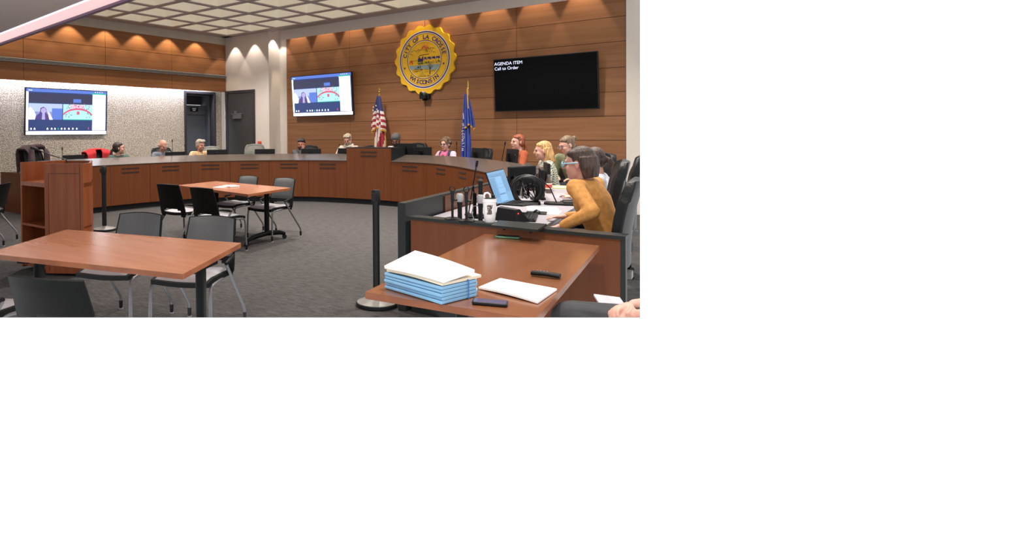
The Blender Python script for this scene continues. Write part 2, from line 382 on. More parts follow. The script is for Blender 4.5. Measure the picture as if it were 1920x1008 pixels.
# ceiling: coffers in a taupe grid
G0X, G0Y, SP, BAR = 11.45, 12.75, .905, .12
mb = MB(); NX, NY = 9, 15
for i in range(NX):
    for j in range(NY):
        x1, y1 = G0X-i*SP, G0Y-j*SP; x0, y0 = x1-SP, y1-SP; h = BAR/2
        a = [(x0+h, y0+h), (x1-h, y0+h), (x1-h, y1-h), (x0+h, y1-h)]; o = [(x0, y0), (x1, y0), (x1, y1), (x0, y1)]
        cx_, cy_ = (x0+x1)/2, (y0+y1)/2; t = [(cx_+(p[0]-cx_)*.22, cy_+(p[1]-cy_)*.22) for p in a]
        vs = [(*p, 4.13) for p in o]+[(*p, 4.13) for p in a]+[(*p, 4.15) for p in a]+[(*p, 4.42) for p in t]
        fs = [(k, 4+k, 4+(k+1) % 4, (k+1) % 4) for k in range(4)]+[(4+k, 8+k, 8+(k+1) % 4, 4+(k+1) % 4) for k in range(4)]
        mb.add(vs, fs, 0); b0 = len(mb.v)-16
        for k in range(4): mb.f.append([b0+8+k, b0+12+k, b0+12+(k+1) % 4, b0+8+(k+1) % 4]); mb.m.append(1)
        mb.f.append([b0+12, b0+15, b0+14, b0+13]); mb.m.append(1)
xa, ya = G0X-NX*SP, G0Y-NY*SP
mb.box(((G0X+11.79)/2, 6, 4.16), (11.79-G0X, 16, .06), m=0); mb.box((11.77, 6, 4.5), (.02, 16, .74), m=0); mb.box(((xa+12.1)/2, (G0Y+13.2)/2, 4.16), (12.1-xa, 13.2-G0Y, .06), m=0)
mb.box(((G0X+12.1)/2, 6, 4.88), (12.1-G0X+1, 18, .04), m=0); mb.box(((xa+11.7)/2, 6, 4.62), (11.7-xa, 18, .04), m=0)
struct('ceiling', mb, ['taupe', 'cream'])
# low soffit on the left with a luminous cove along its slanted edge
lineA = lambda y, o=0: 3.70+o+.121*(y-6.47)
mb = MB()
for o0, o1, z, m_ in ((None, 0, 3.0, 0),):
    mb.prism([(-4, -3), (lineA(-3), -3), (lineA(13.2), 13.2), (-4, 13.2)], 3.0, 3.2, 0)
mb.prism([(lineA(-3, .30), -3), (lineA(-3, .36), -3), (lineA(13.2, .36), 13.2), (lineA(13.2, .30), 13.2)], 2.97, 4.14, 1)
struct('ceiling_soffit', mb, ['soffit', 'lip'])
mb = MB(); mb.prism([(lineA(-3, .03), -3), (lineA(-3, .30), -3), (lineA(13.2, .30), 13.2), (lineA(13.2, .03), 13.2)], 3.0, 3.04, 0)
obj('trim_3', mb, emis('cove_band_glow', (238, 200, 200), .95), kind='structure')  # lit channel face, its pink light put in as emission
mb = MB(); mb.prism([(lineA(-3, 0), -3), (lineA(-3, .03), -3), (lineA(13.2, .03), 13.2), (lineA(13.2, 0), 13.2)], 2.995, 3.03, 0)
obj('trim_4', mb, emis('cove_strip', (235, 225, 255), 2.2), kind='structure')

# doors
mb = MB()
for x, wd in ((10.49, .07), (11.51, .07)): mb.box((x, 13.56, 1.29), (wd, .36, 2.58))
mb.box((11.0, 13.56, 2.61), (1.08, .36, .06)); mb.box((11.0, 13.9, 2.5), (1.0, .05, .4)); mb.box((11.0, 13.72, 2.56), (1.0, .4, .04), m=0)
fr = struct('door_1', mb, 'frame'); fr['label'] = 'slate grey door recessed in the aggregate wall'
mb = MB(); mb.box((11.0, 13.75, 1.14), (1.0, .05, 2.28)); obj('leaf', mb, 'doorp', fr)
mb = MB(); mb.box((11.46, 13.75, 1.3), (.03, .36, 2.6)); obj('jamb', mb, 'doorp', fr)
pl = Plane((11.05, 13.722, 2.165), (1, 0, 0), (0, 0, 1))
pl.rect(-.14, -.06, .14, .06, 0, .004); pl.rect(-.075, .008, .075, .034, 1, .006); pl.rect(-.05, -.036, .05, -.012, 1, .006)
obj('sign', pl.mb, ['black', 'paper'], fr)
mb = MB(); mb.box((11.0, 13.71, 2.04), (.9, .03, .03)); mb.box((11.02, 13.70, 2.04), (.2, .035, .04)); obj('push_bar', mb, 'silver', fr)
mb = MB()
for y in (13.0, 11.95): mb.box((11.62, y, 1.292), (.06, .09, 2.584))
mb.box((11.62, 12.475, 2.62), (.06, 1.14, .07)); fr = struct('door_2', mb, 'frame'); fr['label'] = 'black door in the white wall beside the wood panels'
mb = MB(); mb.box((11.625, 12.47, 1.3), (.03, .98, 2.6)); obj('leaf', mb, 'doork', fr)
mb = MB(); mb.box((11.59, 12.55, 1.945), (.06, .32, .11)); mb.box((11.59, 12.57, 2.02), (.04, .42, .025)); mb.box((11.6, 12.63, 2.07), (.04, .09, .08)); obj('door_closer', mb, 'silver', fr)

# ================================================================== SCREENS
def tv(name, label, O, R, wd, ht, out, tilt, draw, mats):
    """O = centre on the wall, R = right as seen from the room; tilts forward at the top"""
    R = V(R); N = R.cross(V((0, 0, 1))); t = thing(name, label, 'television', O)
    U = (V((0, 0, 1))*math.cos(tilt)+N*math.sin(tilt)); Nn = R.cross(U)
    Rm = M((R, U, Nn)).transposed()
    c = N*out
    mb = MB(); mb.box(c, (wd, ht, .05), R=Rm); obj('bezel', mb, 'black', t, bevel=.006)
    mb = MB(); mb.box(N*out*.35, (.4, .3, out*.7), R=M((R, V((0, 0, 1)), N)).transposed()); obj('wall_bracket', mb, 'blackm', t)
    pl = Plane(c+Nn*.027, R, U); hw, hh = wd/2-.018, ht/2-.018
    pl.rect(-hw, -hh, hw, hh, 0, 0); draw(pl, hw, hh)
    obj('screen', pl.mb, mats, t)
    return t
ZM = [emis('scr_navy', (44, 66, 120), 1.0), emis('scr_bluebar', (96, 130, 222), 1.0), emis('scr_white', (246, 248, 255), 2.2), emis('scr_lav', (150, 158, 226), .9),
      emis('scr_violet', (84, 70, 138), 1.0), emis('scr_face', (186, 176, 228), 1.0), emis('scr_cyan', (180, 232, 236), 1.05), emis('scr_red', (226, 92, 130), 1.0),
      emis('scr_ink', (70, 96, 110), 1.0), emis('scr_dim', (62, 66, 100), .8), emis('scr_green', (30, 190, 170), 1.0), emis('scr_pink', (240, 190, 212), 1.1), emis('scr_skylight', (190, 206, 245), 1.0)]
def zoom(pl, hw, hh):
    X = lambda u: -hw+2*hw*u; Y = lambda v: -hh+2*hh*v
    r = lambda a, b, c, d, m, o=.001: pl.rect(X(a), Y(b), X(c), Y(d), m, o)
    r(0, .93, 1, 1, 1); r(0, .09, .025, .93, 2); r(0, 0, 1, .075, 2)
    r(.025, .70, .80, .90, 9); r(.56, .72, .66, .80, 1, .002)
    r(.03, .33, .425, .68, 3); r(.03, .50, .425, .68, 12, .0015); r(.30, .33, .425, .58, 1, .0016)
    pl.poly([(X(a), Y(b)) for a, b in ((.03, .33), (.10, .33), (.11, .44), (.085, .52), (.05, .60), (.03, .58))], 2, .002)
    pl.poly([(X(a), Y(b)) for a, b in ((.10, .33), (.30, .33), (.275, .42), (.235, .46), (.235, .56), (.20, .61), (.165, .58), (.155, .47), (.12, .42))], 4, .0025)
    pl.poly([(X(.2+.032*math.cos(a)), Y(.525+.062*math.sin(a))) for a in [2*PI*k/14 for k in range(14)]], 5, .003)
    pl.poly([(X(a), Y(b)) for a, b in ((.18, .33), (.22, .33), (.215, .47), (.185, .47))], 5, .003)
    pl.poly([(X(a), Y(b)) for a, b in ((.27, .33), (.31, .33), (.27, .48), (.25, .50))], 2, .003)
    r(.435, .33, .81, .68, 6); r(.435, .325, .81, .34, 10, .002); r(.53, .60, .70, .67, 11, .002)
    for k in range(12):
        a0, a1 = math.radians(22+136*k/12), math.radians(22+136*(k+1)/12)
        q = [(.62+R_*math.cos(a), .36+R2*math.sin(a)) for R_, R2, a in ((.205, .235, a0), (.205, .235, a1), (.19, .195, a1), (.19, .195, a0))]
        pl.poly([(X(a), Y(b)) for a, b in q], 7, .003)
    rnd = random.Random(3)
    for cxy, s in (((.49, .44), .05), ((.75, .44), .05), ((.50, .62), .03), ((.74, .62), .03), ((.66, .64), .05), ((.58, .64), .05)):
        for k in range(9):
            a, b = cxy[0]+rnd.uniform(-s, s), cxy[1]+rnd.uniform(-.07, .05); r(a, b, a+.008, b+.022, 8 if cxy[1] < .6 or k % 2 else 7, .0035)
    r(.605, .45, .64, .52, 7, .003)
    r(.81, .09, .985, .92, 2); r(.79, .92, .985, .95, 10, .002)
    for a in (.05, .09, .24, .29, .33, .37, .41, .45, .50, .55, .60): r(a, .11, a+.018, .135, 10 if a == .37 else 2, .002); r(a+.004, .137, a+.014, .15, 10 if a == .37 else 2, .002)
    r(.755, .11, .765, .16, 7, .002)
    pl.text('Zoom', X(.045), Y(.952), .034, 2, .003)
    for k in range(4): r(.84+.03*k, .965, .85+.03*k, .98, 2, .002)
tv('wall_television', 'flat television showing a video meeting on the rough aggregate wall', (7.14, 13.4, 2.0), (1, 0, 0), 1.93, 1.03, .10, .06, zoom, ZM)
tv('wall_television', 'flat television showing a video meeting on the wood wall left of the flag', (12.0, 9.80, 2.415), (0, -1, 0), 1.93, 1.03, .14, .07, zoom, ZM)
tm = [W['screen'], emis('agenda_text', (225, 230, 255), 1.4)]
def agenda(pl, hw, hh):
    pl.text('AGENDA ITEM', -hw+.29, hh-.105, .088, 1, sx=1.0); pl.text('Call to Order', -hw+.25, hh-.20, .088, 1, sx=1.0)
tv('wall_television', 'dark television reading AGENDA ITEM Call to Order on the wood wall', (12.0, 4.31, 2.40), (0, -1, 0), 1.98, 1.04, .14, .07, agenda, tm)

# ================================================================== CITY SEAL
SY = mat('seal_yellow', (238, 188, 40), .4, spec=.4, var=.03); sm = [SY, mat('seal_navy', (40, 40, 110), .4), mat('seal_white', (232, 226, 236), .4, var=.02), mat('seal_orange', (240, 140, 60), .5),
      mat('seal_green', (70, 130, 60), .5), mat('seal_water', (150, 172, 170), .5), mat('seal_red', (224, 90, 50), .5), mat('seal_brown', (60, 36, 50), .5)]
t = thing('city_seal', 'large scalloped yellow seal reading CITY OF LA CROSSE WISCONSIN', 'emblem', (11.96, 6.955, 3.065))
RS = .735
out = [(RS*(1+.035*math.cos(18*a))*math.cos(a), RS*(1+.035*math.cos(18*a))*math.sin(a)) for a in [2*PI*k/216 for k in range(216)]]
pl = Plane((0, 0, 0), (0, -1, 0), (0, 0, 1))
mb = MB(); n = len(out)
mb.add([pl.p(x, y, .02) for x, y in out]+[pl.p(x, y, -.03) for x, y in out], [list(range(n)), list(range(2*n-1, n-1, -1))]+[(i, n+i, n+(i+1) % n, (i+1) % n) for i in range(n)], 0)
plq = obj('plaque', mb, [SY], t)
pl.O = pl.N*.02
q = RS/.735
pl.ring(.590, .618, 1, .002); pl.ring(.618, .632, 2, .002); pl.ring(.580, .590, 2, .002); pl.ring(.560, .565, 7, .002); pl.ring(.410, .425, 7, .003); pl.ring(.402, .410, 2, .003)
def arc(txt, rad, a_c, da, size, top=True):
    for k, ch in enumerate(txt):
        a = a_c+(-1 if top else 1)*(k-(len(txt)-1)/2)*da
        if ch != ' ': pl.text(ch, rad*math.cos(a), rad*math.sin(a), size, 1, .003, rot=(a-PI/2) if top else (a+PI/2), bold=.004)
arc('CITY OF LA CROSSE', .452, PI/2, math.radians(9.6), .125); arc('WISCONSIN', .535, -PI/2, math.radians(9.6), .125, False)
obj('lettering', pl.mb, sm, plq)
pl.mb = MB()
def star(cx_, cy_, r_, m_):
    pl.poly([(cx_+(r_ if k % 2 == 0 else r_*.42)*math.cos(PI/2+k*PI/5), cy_+(r_ if k % 2 == 0 else r_*.42)*math.sin(PI/2+k*PI/5)) for k in range(10)], m_, .003)
star(-.495, -.16, .035, 1); star(.475, -.12, .035, 1)
for k in range(19):
    a = math.radians(8+164*k/18); r_ = .19 if k % 2 else .15
    pl.poly([(.02+.06*math.cos(a-.06), .235+.06*math.sin(a-.06)), (.02+r_*math.cos(a), .235+.9*r_*math.sin(a)), (.02+.06*math.cos(a+.06), .235+.06*math.sin(a+.06))], 6 if k % 2 else 3, .002)
pl.poly([(.02+.075*math.cos(math.radians(a)), .225+.075*math.sin(math.radians(a))) for a in range(0, 181, 15)], 3, .0025)
pl.line([(-.33, .18), (-.24, .225), (-.20, .19), (-.13, .235), (-.09, .20), (0, .30), (.03, .26), (.07, .17)], .009, 7, .004)
for x in (.08, .13, .18, .23): pl.line([(x, .26-abs(x-.13)*.2), (x-.03, .20), (x-.06, .15)], .008, 7, .004)
pl.line([(.06, .27), (.13, .22), (.19, .25), (.27, .22)], .009, 7, .004); pl.line([(-.12, .20), (-.17, .15)], .008, 7, .004); pl.line([(-.35, .15), (-.28, .12)], .008, 7, .004); pl.line([(.20, .15), (.28, .14)], .008, 7, .004)
pl.line([(-.36, -.015), (.38, .01)], .006, 7, .004)
pl.rect(-.155, -.02, -.02, .03, 1, .005); pl.rect(-.14, .03, -.10, .06, 1, .005); pl.rect(-.05, .03, -.02, .07, 1, .005); pl.line([(-.14, .07), (-.09, .10), (.12, .11)], .014, 7, .005)
for x in (-.135, -.09, -.045): pl.ring(0, .022, 1, .006, 12, (x, -.025))
for x in (.0, .085, .19, .30): pl.rect(x, .0, x+(.06 if x == 0 else .085), .05, 1, .005); pl.rect(x+.02, .0, x+.035, .016, 2, .006)
pl.poly([(-.37, -.085), (-.285, -.085), (-.285, -.03), (-.328, .015), (-.37, -.03)], 6, .004); pl.rect(-.345, -.085, -.315, -.05, 0, .005)
pl.poly([(-.385, -.115), (.385, -.115), (.375, -.15), (.36, -.20), (.34, -.235), (.20, -.235), (-.02, -.20), (-.34, -.20)], 5, .002)
rnd = random.Random(8)
for k in range(46):
    x = rnd.uniform(-.19, .37); y = -.10+rnd.uniform(0, .07)*(.4+.6*(x+.2)/.57); pl.poly([(x, y), (x+.024, y), (x+.03*rnd.random(), y+.03)], 4, .005)
for k in range(34):
    x = rnd.uniform(-.25, .27); y = rnd.uniform(-.36, -.27) if abs(x) < .15 else rnd.uniform(-.31, -.25); pl.poly([(x, y), (x+.012, y), (x+.03*rnd.uniform(-1, 1), y+.035)], 4, .005)
pl.line([(-.28, -.21), (-.26, -.24), (-.10, -.24), (-.03, -.21), (-.25, -.205)], .008, 7, .005); pl.line([(-.24, -.20), (-.22, -.175), (-.09, -.175), (-.07, -.205)], .008, 7, .005)
pl.poly([(-.17, -.17), (-.13, -.17), (-.145, -.12)], 7, .005); pl.line([(-.11, -.17), (-.10, -.115), (-.09, -.17)], .007, 7, .005); pl.line([(.0, -.215), (.12, -.215)], .006, 7, .005)
pl.line([(.142, -.33), (.145, -.20)], .018, 7, .006)
for dx, dy in ((-.05, .10), (-.03, .13), (0, .12), (.03, .14), (.06, .10), (.085, .07)): pl.line([(.145, -.22), (.145+dx*.6, -.22+dy*.6), (.145+dx, -.22+dy)], .007, 7, .006)
pl.text('FOUNDED 1856', 0, -.375, .045, 7, .004)
obj('landscape_relief', pl.mb, sm, plq)

# ptz camera under the seal
t = thing('conference_camera', 'small silver and black pan tilt camera mounted below the yellow seal', 'camera', (11.9, 6.95, 2.28))
mb = MB(); mb.box((0, 0, -.03), (.13, .15, .09)); mb.box((.05, -.07, -.02), (.1, .1, .12)); obj('body', mb, 'black', t, bevel=.01)
mb = MB(); mb.ball((-.01, .015, .045), (.06, .07, .055)); obj('head', mb, 'silver', t, smooth=True)
mb = MB(); mb.lathe([(.001, -.02), (.03, -.02), (.034, .03), (.02, .035), (.001, .03)], (-.06, .02, .045), ax=V((-1, 0, 0))); obj('lens', mb, 'black', t, smooth=True)
mb = MB(); mb.box((.055, 0, -.09), (.11, .06, .03)); obj('wall_bracket', mb, 'blackm', t)

# ================================================================== FLAGS
FM = [mat('flag_navy', (52, 56, 108), .8, var=.1), mat('flag_red', (158, 46, 58), .8, var=.1), mat('flag_white', (226, 214, 208), .8, var=.05), W['gold'], mat('flag_blue', (62, 82, 168), .75, var=.12, scale=6), W['seal_white'] if 'seal_white' in W else sm[2]]
t = thing('flag', 'furled American flag with gold fringe on a pole by the wood wall', 'flag', (11.62, 7.92, 0))
mb = MB(); mb.lathe([(.16, 0), (.16, .02), (.05, .06), (.016, .08), (.016, 2.36), (.001, 2.37)], n=20); obj('pole', mb, 'brass', t, smooth=True)
mb = MB(); mb.ball((0, 0, 2.39), .028); mb.ball((0, 0, 2.44), (.012, .022, .035)); mb.add([(0, .01, 2.43), (0, .07, 2.50), (0, .02, 2.47)], [(0, 1, 2)]); mb.add([(0, -.01, 2.43), (0, -.07, 2.50), (0, -.02, 2.47)], [(0, 1, 2)]); mb.ball((0, .01, 2.485), .014)
obj('eagle_finial', mb, 'brass', t, smooth=True)
def flagfn(u, v, half=.5, top=2.30, bot=1.0, w0=.03, w1=.19, ph=0.):
    a = (u-.5)*2; wv = w0+(w1-w0)*min(1, v*1.35)**.8
    x = -.03-.055*math.cos(a*PI*3.5+ph)*(.25+v)-.02
    return (x, -a*wv, top-(top-bot)*v-.10*abs(a)*v)
def usm(u, v):
    if u > .92 and v > .35: return 3
    if v < .34: return 0
    b = v*15.5+abs(u-.5)*4.0*(v > .45)
    return 1 if int(b) % 2 else 2
def us1(u, v): return flagfn(u, v, bot=1.42)
mb = MB(); mb.sheet(lambda u, v: V(flagfn(u, v, top=2.28, bot=1.05, w1=.16))+V((.02, -.02, 0)), 40, 60, .006, mf=lambda u, v: 3 if (u > .94 or u < .05) and v > .4 else (1 if int(u*9+v*3) % 2 else 2) if v > .5 else usm(u, v))
mb.sheet(lambda u, v: flagfn(u, v, top=2.30, bot=1.58, w1=.195), 40, 60, .006, mf=lambda u, v: 3 if v > .955 else 0 if v < .43 else (2 if int((v-.43)*12.5) % 2 == 0 else 1))
obj('cloth', mb, FM, t, smooth=60)
pl = Plane((-.17, 0, 0), (0, -1, 0), (0, 0, 1))
for x, z in ((-.05, 2.05), (.04, 2.0), (-.06, 1.98), (.02, 2.08)): star_ = [(x+(.02 if k % 2 == 0 else .009)*math.cos(PI/2+k*PI/5), z+(.02 if k % 2 == 0 else .009)*math.sin(PI/2+k*PI/5)) for k in range(10)]; pl.mb = MB(); pl.poly(star_, 0, .0); obj('star', pl.mb, [FM[2]], t)
t = thing('flag', 'furled blue state flag with gold fringe on a pole right of the seal', 'flag', (11.62, 5.76, 0))
mb = MB(); mb.lathe([(.16, 0), (.16, .02), (.05, .06), (.016, .08), (.016, 2.36), (.001, 2.37)], n=20); obj('pole', mb, 'brass', t, smooth=True)
mb = MB(); mb.lathe([(.001, 2.35), (.024, 2.36), (.014, 2.39), (.03, 2.43), (.001, 2.53)], n=12); obj('spear_finial', mb, 'brass', t, smooth=True)
mb = MB(); mb.sheet(lambda u, v: V(flagfn(u, v, top=2.25, bot=.95, w0=.03, w1=.11))+V((0, .03, 0)), 44, 60, .006, mf=lambda u, v: 4)
mb.sheet(lambda u, v: V(flagfn(u, v, top=2.22, bot=1.62, w0=.03, w1=.11, ph=1.4))+V((-.01, -.06*v-.01, -.0)), 30, 40, .006, mf=lambda u, v: 3 if v > .955 else 4)
mb.tube([(-.06, -.01, 2.35), (-.09, -.03, 2.2), (-.08, -.04, 2.0), (-.09, -.05, 1.95)], .012, 6, m=3)
obj('cloth', mb, FM, t, smooth=60)
pl = Plane((-.165, 0, 0), (0, -1, 0), (0, 0, 1))
for k, ch in enumerate('WISCONSIN'): pl.mb = MB(); pl.text(ch, -.055+.012*math.sin(k*2.1), 1.62-k*.062, .07, 0, .0, rot=-PI/2+.2); obj('letter', pl.mb, [FM[2]], t)
pl.mb = MB()
pl.line([(-.03, 1.86), (-.02, 1.74)], .012, 0, 0); 
obj('lettering', pl.mb, [FM[2]], t)
# alarm strobe on the white wall
mb = MB(); mb.box((0, 0, 0), (.03, .12, .07)); t = tag(obj('alarm_light', mb, 'seal_red' if 'seal_red' in W else sm[6], bevel=.005), 'small red alarm light on the white wall above an empty chair', 'alarm'); t.location = (11.615, 11.74, 1.245)

# ================================================================== COUNCIL DAIS
CP = [(5.5, 10.70), (6.2, 10.82), (6.9, 10.83), (7.6, 10.77), (8.42, 10.58), (9.12, 10.13), (9.73, 9.54), (10.19, 8.81), (10.42, 7.95), (10.5, 6.9), (10.32, 5.97), (9.72, 5.12), (8.95, 4.37), (8.45, 3.93), (8.05, 3.58), (7.80, 3.3)]
def catmull(P, n=12):
    P = [V(p) for p in P]; P = [2*P[0]-P[1]]+P+[2*P[-1]-P[-2]]; out = []
    for i in range(1, len(P)-2):
        for k in range(n):
            t = k/n; a, b, c, d = P[i-1:i+3]
            out.append(.5*((2*b)+(c-a)*t+(2*a-5*b+4*c-d)*t*t+(3*b-a-3*c+d)*t**3))
    return out+[P[-2]]
FC = catmull(CP); FS = [0]
for a, b in zip(FC[:-1], FC[1:]): FS.append(FS[-1]+(b-a).length)
LEN = FS[-1]
def dp(s, off=0):
    """point, outward normal on the dais front line at arc length s, pushed out by off"""
    s = max(0, min(LEN-1e-4, s)); i = max(k for k in range(len(FS)-1) if FS[k] <= s); t = (s-FS[i])/(FS[i+1]-FS[i])
    tan = lambda k: (FC[min(k+1, len(FC)-1)]-FC[max(k-1, 0)]).normalized()
    T = tan(i).lerp(tan(i+1), t); N = V((-T.y, T.x)).normalized(); p = FC[i].lerp(FC[i+1], t)+N*off
    return p, N
def strip(mb, s0, s1, prof, m=0, step=.08, caps=True):
    """sweep a cross-section [(off, z)...] along the dais"""
    n = max(2, int((s1-s0)/step)); R = []
    for k in range(n+1):
        s = s0+(s1-s0)*k/n; R.append([(*dp(s, o)[0], z) for o, z in prof])
    return mb.rings(R, m, caps)
SB = 6.40, 7.46
dais = thing('council_dais', 'long curved cherry wood council dais with bronze sloped top', 'dais', (9, 8, 0))
def dobj(name, mb, mats, parent=dais, **k):
    o = obj(name, mb, mats, parent, **k)
    if parent is dais: o.matrix_parent_inverse = M.Translation((-9, -8, 0))
    return o
seams = [0, 1.18, 2.05, 2.96, 3.79, 4.64, 5.51, 6.40, 7.46, 8.41, 9.45, 10.5, 11.35, LEN]
for a, b in zip(seams[:-1], seams[1:]):
    tall = a == 6.40; zt = 1.16 if tall else .893
    mb = MB(); strip(mb, a+.003, b-.003, [(0, .11), (0, zt), (.025, zt), (.025, .11)])
    p = dobj('front_panel', mb, 'cherry')
    c = (a+b)/2
    for z in ((1.085, 1.005) if tall else (.815, .735)):
        mb = MB(); strip(mb, c-.19, c+.19, [(-.006, z-.013), (-.006, z+.013), (.004, z+.013), (.004, z-.013)]); dobj('vent_slot', mb, 'gap', p)
mb = MB(); strip(mb, 0, LEN, [(.03, .1), (.03, .885), (.045, .885), (.045, .1)]); dobj('backing', mb, 'gap')  # dark strip added to stop light leaking through the panel seams
mb = MB(); strip(mb, 0, LEN, [(.05, 0), (.05, .11), (.09, .11), (.09, 0)]); dobj('toe_kick', mb, 'black')
for a, b in ((0, 6.40), (7.46, LEN)):
    mb = MB(); strip(mb, a, b, [(-.012, .893), (-.012, .905), (.50, 1.022), (.53, 1.0), (.53, .893)]); dobj('sloped_cap', mb, 'cap')
mb = MB()
for a, b in ((0, 6.40), (7.46, LEN)): strip(mb, a, b, [(.45, .71), (.45, .74), (.86, .74), (.86, .71)])
dobj('writing_shelf', mb, 'lam')
mb = MB(); strip(mb, 6.40, 7.46, [(.0, 1.16), (.0, 1.178), (.52, 1.178), (.52, 1.16)]); strip(mb, 6.40, 6.43, [(.025, .1), (.025, 1.16), (.5, 1.16), (.5, .1)]); strip(mb, 7.43, 7.46, [(.025, .1), (.025, 1.16), (.5, 1.16), (.5, .1)])
dobj('raised_block_top', mb, 'lam')
# rounded end of the dais, bowed out past the front line
pe, ne = dp(LEN); te = (FC[-1]-FC[-3]).normalized(); end = []
for k in range(15):
    a = PI*k/14; c = pe+ne*.26; end.append(tuple(c-ne*.27*math.cos(a)+te*.30*math.sin(a)))
mb = MB(); mb.prism([tuple(p) for p in end], .11, .89); dobj('end_panel', mb, 'cherry', smooth=30)
mb = MB(); n = len(end)
zz = [.9+.12*(1-math.cos(PI*k/14))/2 for k in range(15)]
mb.add([(p[0], p[1], .893) for p in end]+[(p[0], p[1], z) for p, z in zip(end, zz)], [list(range(n))[::-1], list(range(n, 2*n))]+[(i, (i+1) % n, n+(i+1) % n, n+i) for i in range(n)])
dobj('end_cap', mb, 'cap')
mb = MB(); mb.box((5.47, 11.75, .385), (.04, 2.1, .77)); dobj('side_panel', mb, 'cherry')
mb = MB(); mb.box((5.9, 12.2, .745), (.85, 1.2, .03)); dobj('side_shelf', mb, 'lam')

# ------------------------------------------------------------------ monitors and microphones on the dais
def monitor(name, label, loc, rz, wd=.50, ht=.30, up=.04, tilt=0, group=None, screen=None):
    """faces local +y"""
    t = thing(name, label, 'monitor', loc, rz, group)
    R = M.Rotation(tilt, 3, 'X'); c = V((0, 0, up+ht/2))
    mb = MB(); mb.box(c, (wd, .035, ht), R=R); obj('housing', mb, 'black', t, bevel=.006)
    mb = MB(); mb.box(c+R @ V((0, .019, 0)), (wd-.03, .002, ht-.03), R=R); obj('display', mb, screen or W['screen'], t)
    mb = MB(); mb.box((0, -.05, up+.04), (.05, .03, up+.16)); mb.prism(rrect(0, -.04, .22, .16, .03), 0, .012); obj('stand', mb, 'blackm', t)
    mb = MB(); mb.tube([(.05, -.03, up+.10), (.03, -.07, up+.2), (-.04, -.06, up+.22), (-.07, -.05, up+.08)], .004, 6); obj('cable', mb, 'blackm', t)
    return t
DM = [(.83, 1.07, 'flat black monitor at the left end of the dais, left of the red coat'), (1.83, .955, 'low black laptop screen in front of the person with a ponytail'), (2.84, 1.07, 'black monitor beside the bald person in a blue grey sweater'),
      (3.57, 1.10, 'black monitor beside the person in a tan plaid shirt'), (4.51, 1.10, 'black monitor in front of the empty grey chair by the black door'), (5.40, 1.10, 'black monitor in front of the person resting chin on hand'),
      (6.11, 1.11, 'black monitor tucked against the left side of the raised dais block'), (7.74, 1.15, 'black monitor left of the person in a pink scarf'), (9.05, 1.19, 'black tilted monitor before the empty chair right of the pink scarf'),
      (10.43, 1.21, 'black tilted monitor in front of the red haired person')]
for s, zt, lb in DM:
    zt += .03*(s < 9)
    p, N = dp(s, .66); low = zt < 1
    monitor('monitor', lb, (p.x, p.y, .742), yaw_of(N.x, N.y), .46 if not low else .34, .28 if not low else .2, zt-.742-(.28 if not low else .2), tilt=-.12 if s > 9 else 0, group='black monitors along the dais')
p, N = dp(7.37, .70)
monitor('monitor', 'large black monitor against the right side of the raised dais block', (p.x, p.y, .742), yaw_of(N.x, N.y), .50, .30, .21, tilt=0)
def gooseneck(label, base, tip, arch=.1, big=1.0):
    t = thing('microphone', label, 'microphone', base, 0, 'gooseneck microphones')
    b = V((0, 0, 0)); q = V(tip)-V(base); mid = q*.5+V((0, 0, arch))
    mb = MB(); mb.lathe([(.001, 0), (.035*big, 0), (.035*big, .012), (.012, .02), (.001, .02)], n=16); obj('base', mb, 'blackm', t)
    mb = MB(); mb.tube([(0, 0, .01), tuple(q*.25+V((0, 0, arch*.75))), tuple(mid), tuple(q*.8+V((0, 0, arch*.5))), tuple(q)], .0055*big, 6); obj('stem', mb, 'black', t, smooth=True)
    mb = MB(); d = (q-mid).normalized(); mb.caps(q-d*.01, q+d*.035*big, .011*big, .011*big); obj('head', mb, 'black', t, smooth=True)
for s, h, lb, bx in ((.56, 1.22, 'thin black microphone behind the lectern on the dais', .0), (2.76, 1.33, 'thin black microphone left of the bald person', .0), (3.07, 1.22, 'short angled microphone left of the plaid shirt', -.12), (5.88, 1.20, 'slanted microphone left of the raised dais block', .12),
                     (8.57, 1.26, 'black microphone right of the pink scarf', .0), (10.15, 1.29, 'long slanted microphone left of the red haired person', .28), (7.55, 1.10, 'low curled microphone right of the large dais monitor', .1), (10.7, 1.10, 'low bent microphone before the red haired person', .15)):
    p, N = dp(s, .55); T = V((-N.y, N.x))
    gooseneck(lb, (p.x, p.y, .745 if s not in (7.55,) else .745), (p.x-T.x*bx, p.y-T.y*bx, h), .02)

# ================================================================== STAFF DESK
desk = thing('staff_desk', 'cherry and black staff desk with pale grey worktop', 'desk', (4.4, 1.9, 0))
def kobj(name, mb, mats, **k):
    o = obj(name, mb, mats, desk, **k); o.matrix_parent_inverse = M.Translation((-4.4, -1.9, 0)); return o
mb = MB(); mb.box((4.42, 1.90, .43), (.035, 1.60, .70)); kobj('front_panel', mb, 'cherry')
mb = MB(); mb.box((4.455, 1.905, .79), (.13, 1.67, .024)); mb.box((4.415, 1.082, .40), (.04, .03, .80)); mb.box((4.47, 1.9, .05), (.03, 1.66, .10)); kobj('front_frame', mb, 'lam')
pa, pb = V((4.42, 2.80)), V((7.72, 3.20)); d = (pb-pa).normalized(); nn = V((-d.y, d.x))
quad = lambda a, b, wd: [tuple(a-nn*wd/2), tuple(b-nn*wd/2), tuple(b+nn*wd/2), tuple(a+nn*wd/2)]
mb = MB(); mb.prism(quad(pa, pb, .07), 0, .905); kobj('side_partition', mb, 'lam')
mb = MB(); mb.prism(quad(pa+d*.86-nn*.04, pb-nn*.04, .012), .05, .885); kobj('partition_lining', mb, 'cherry')
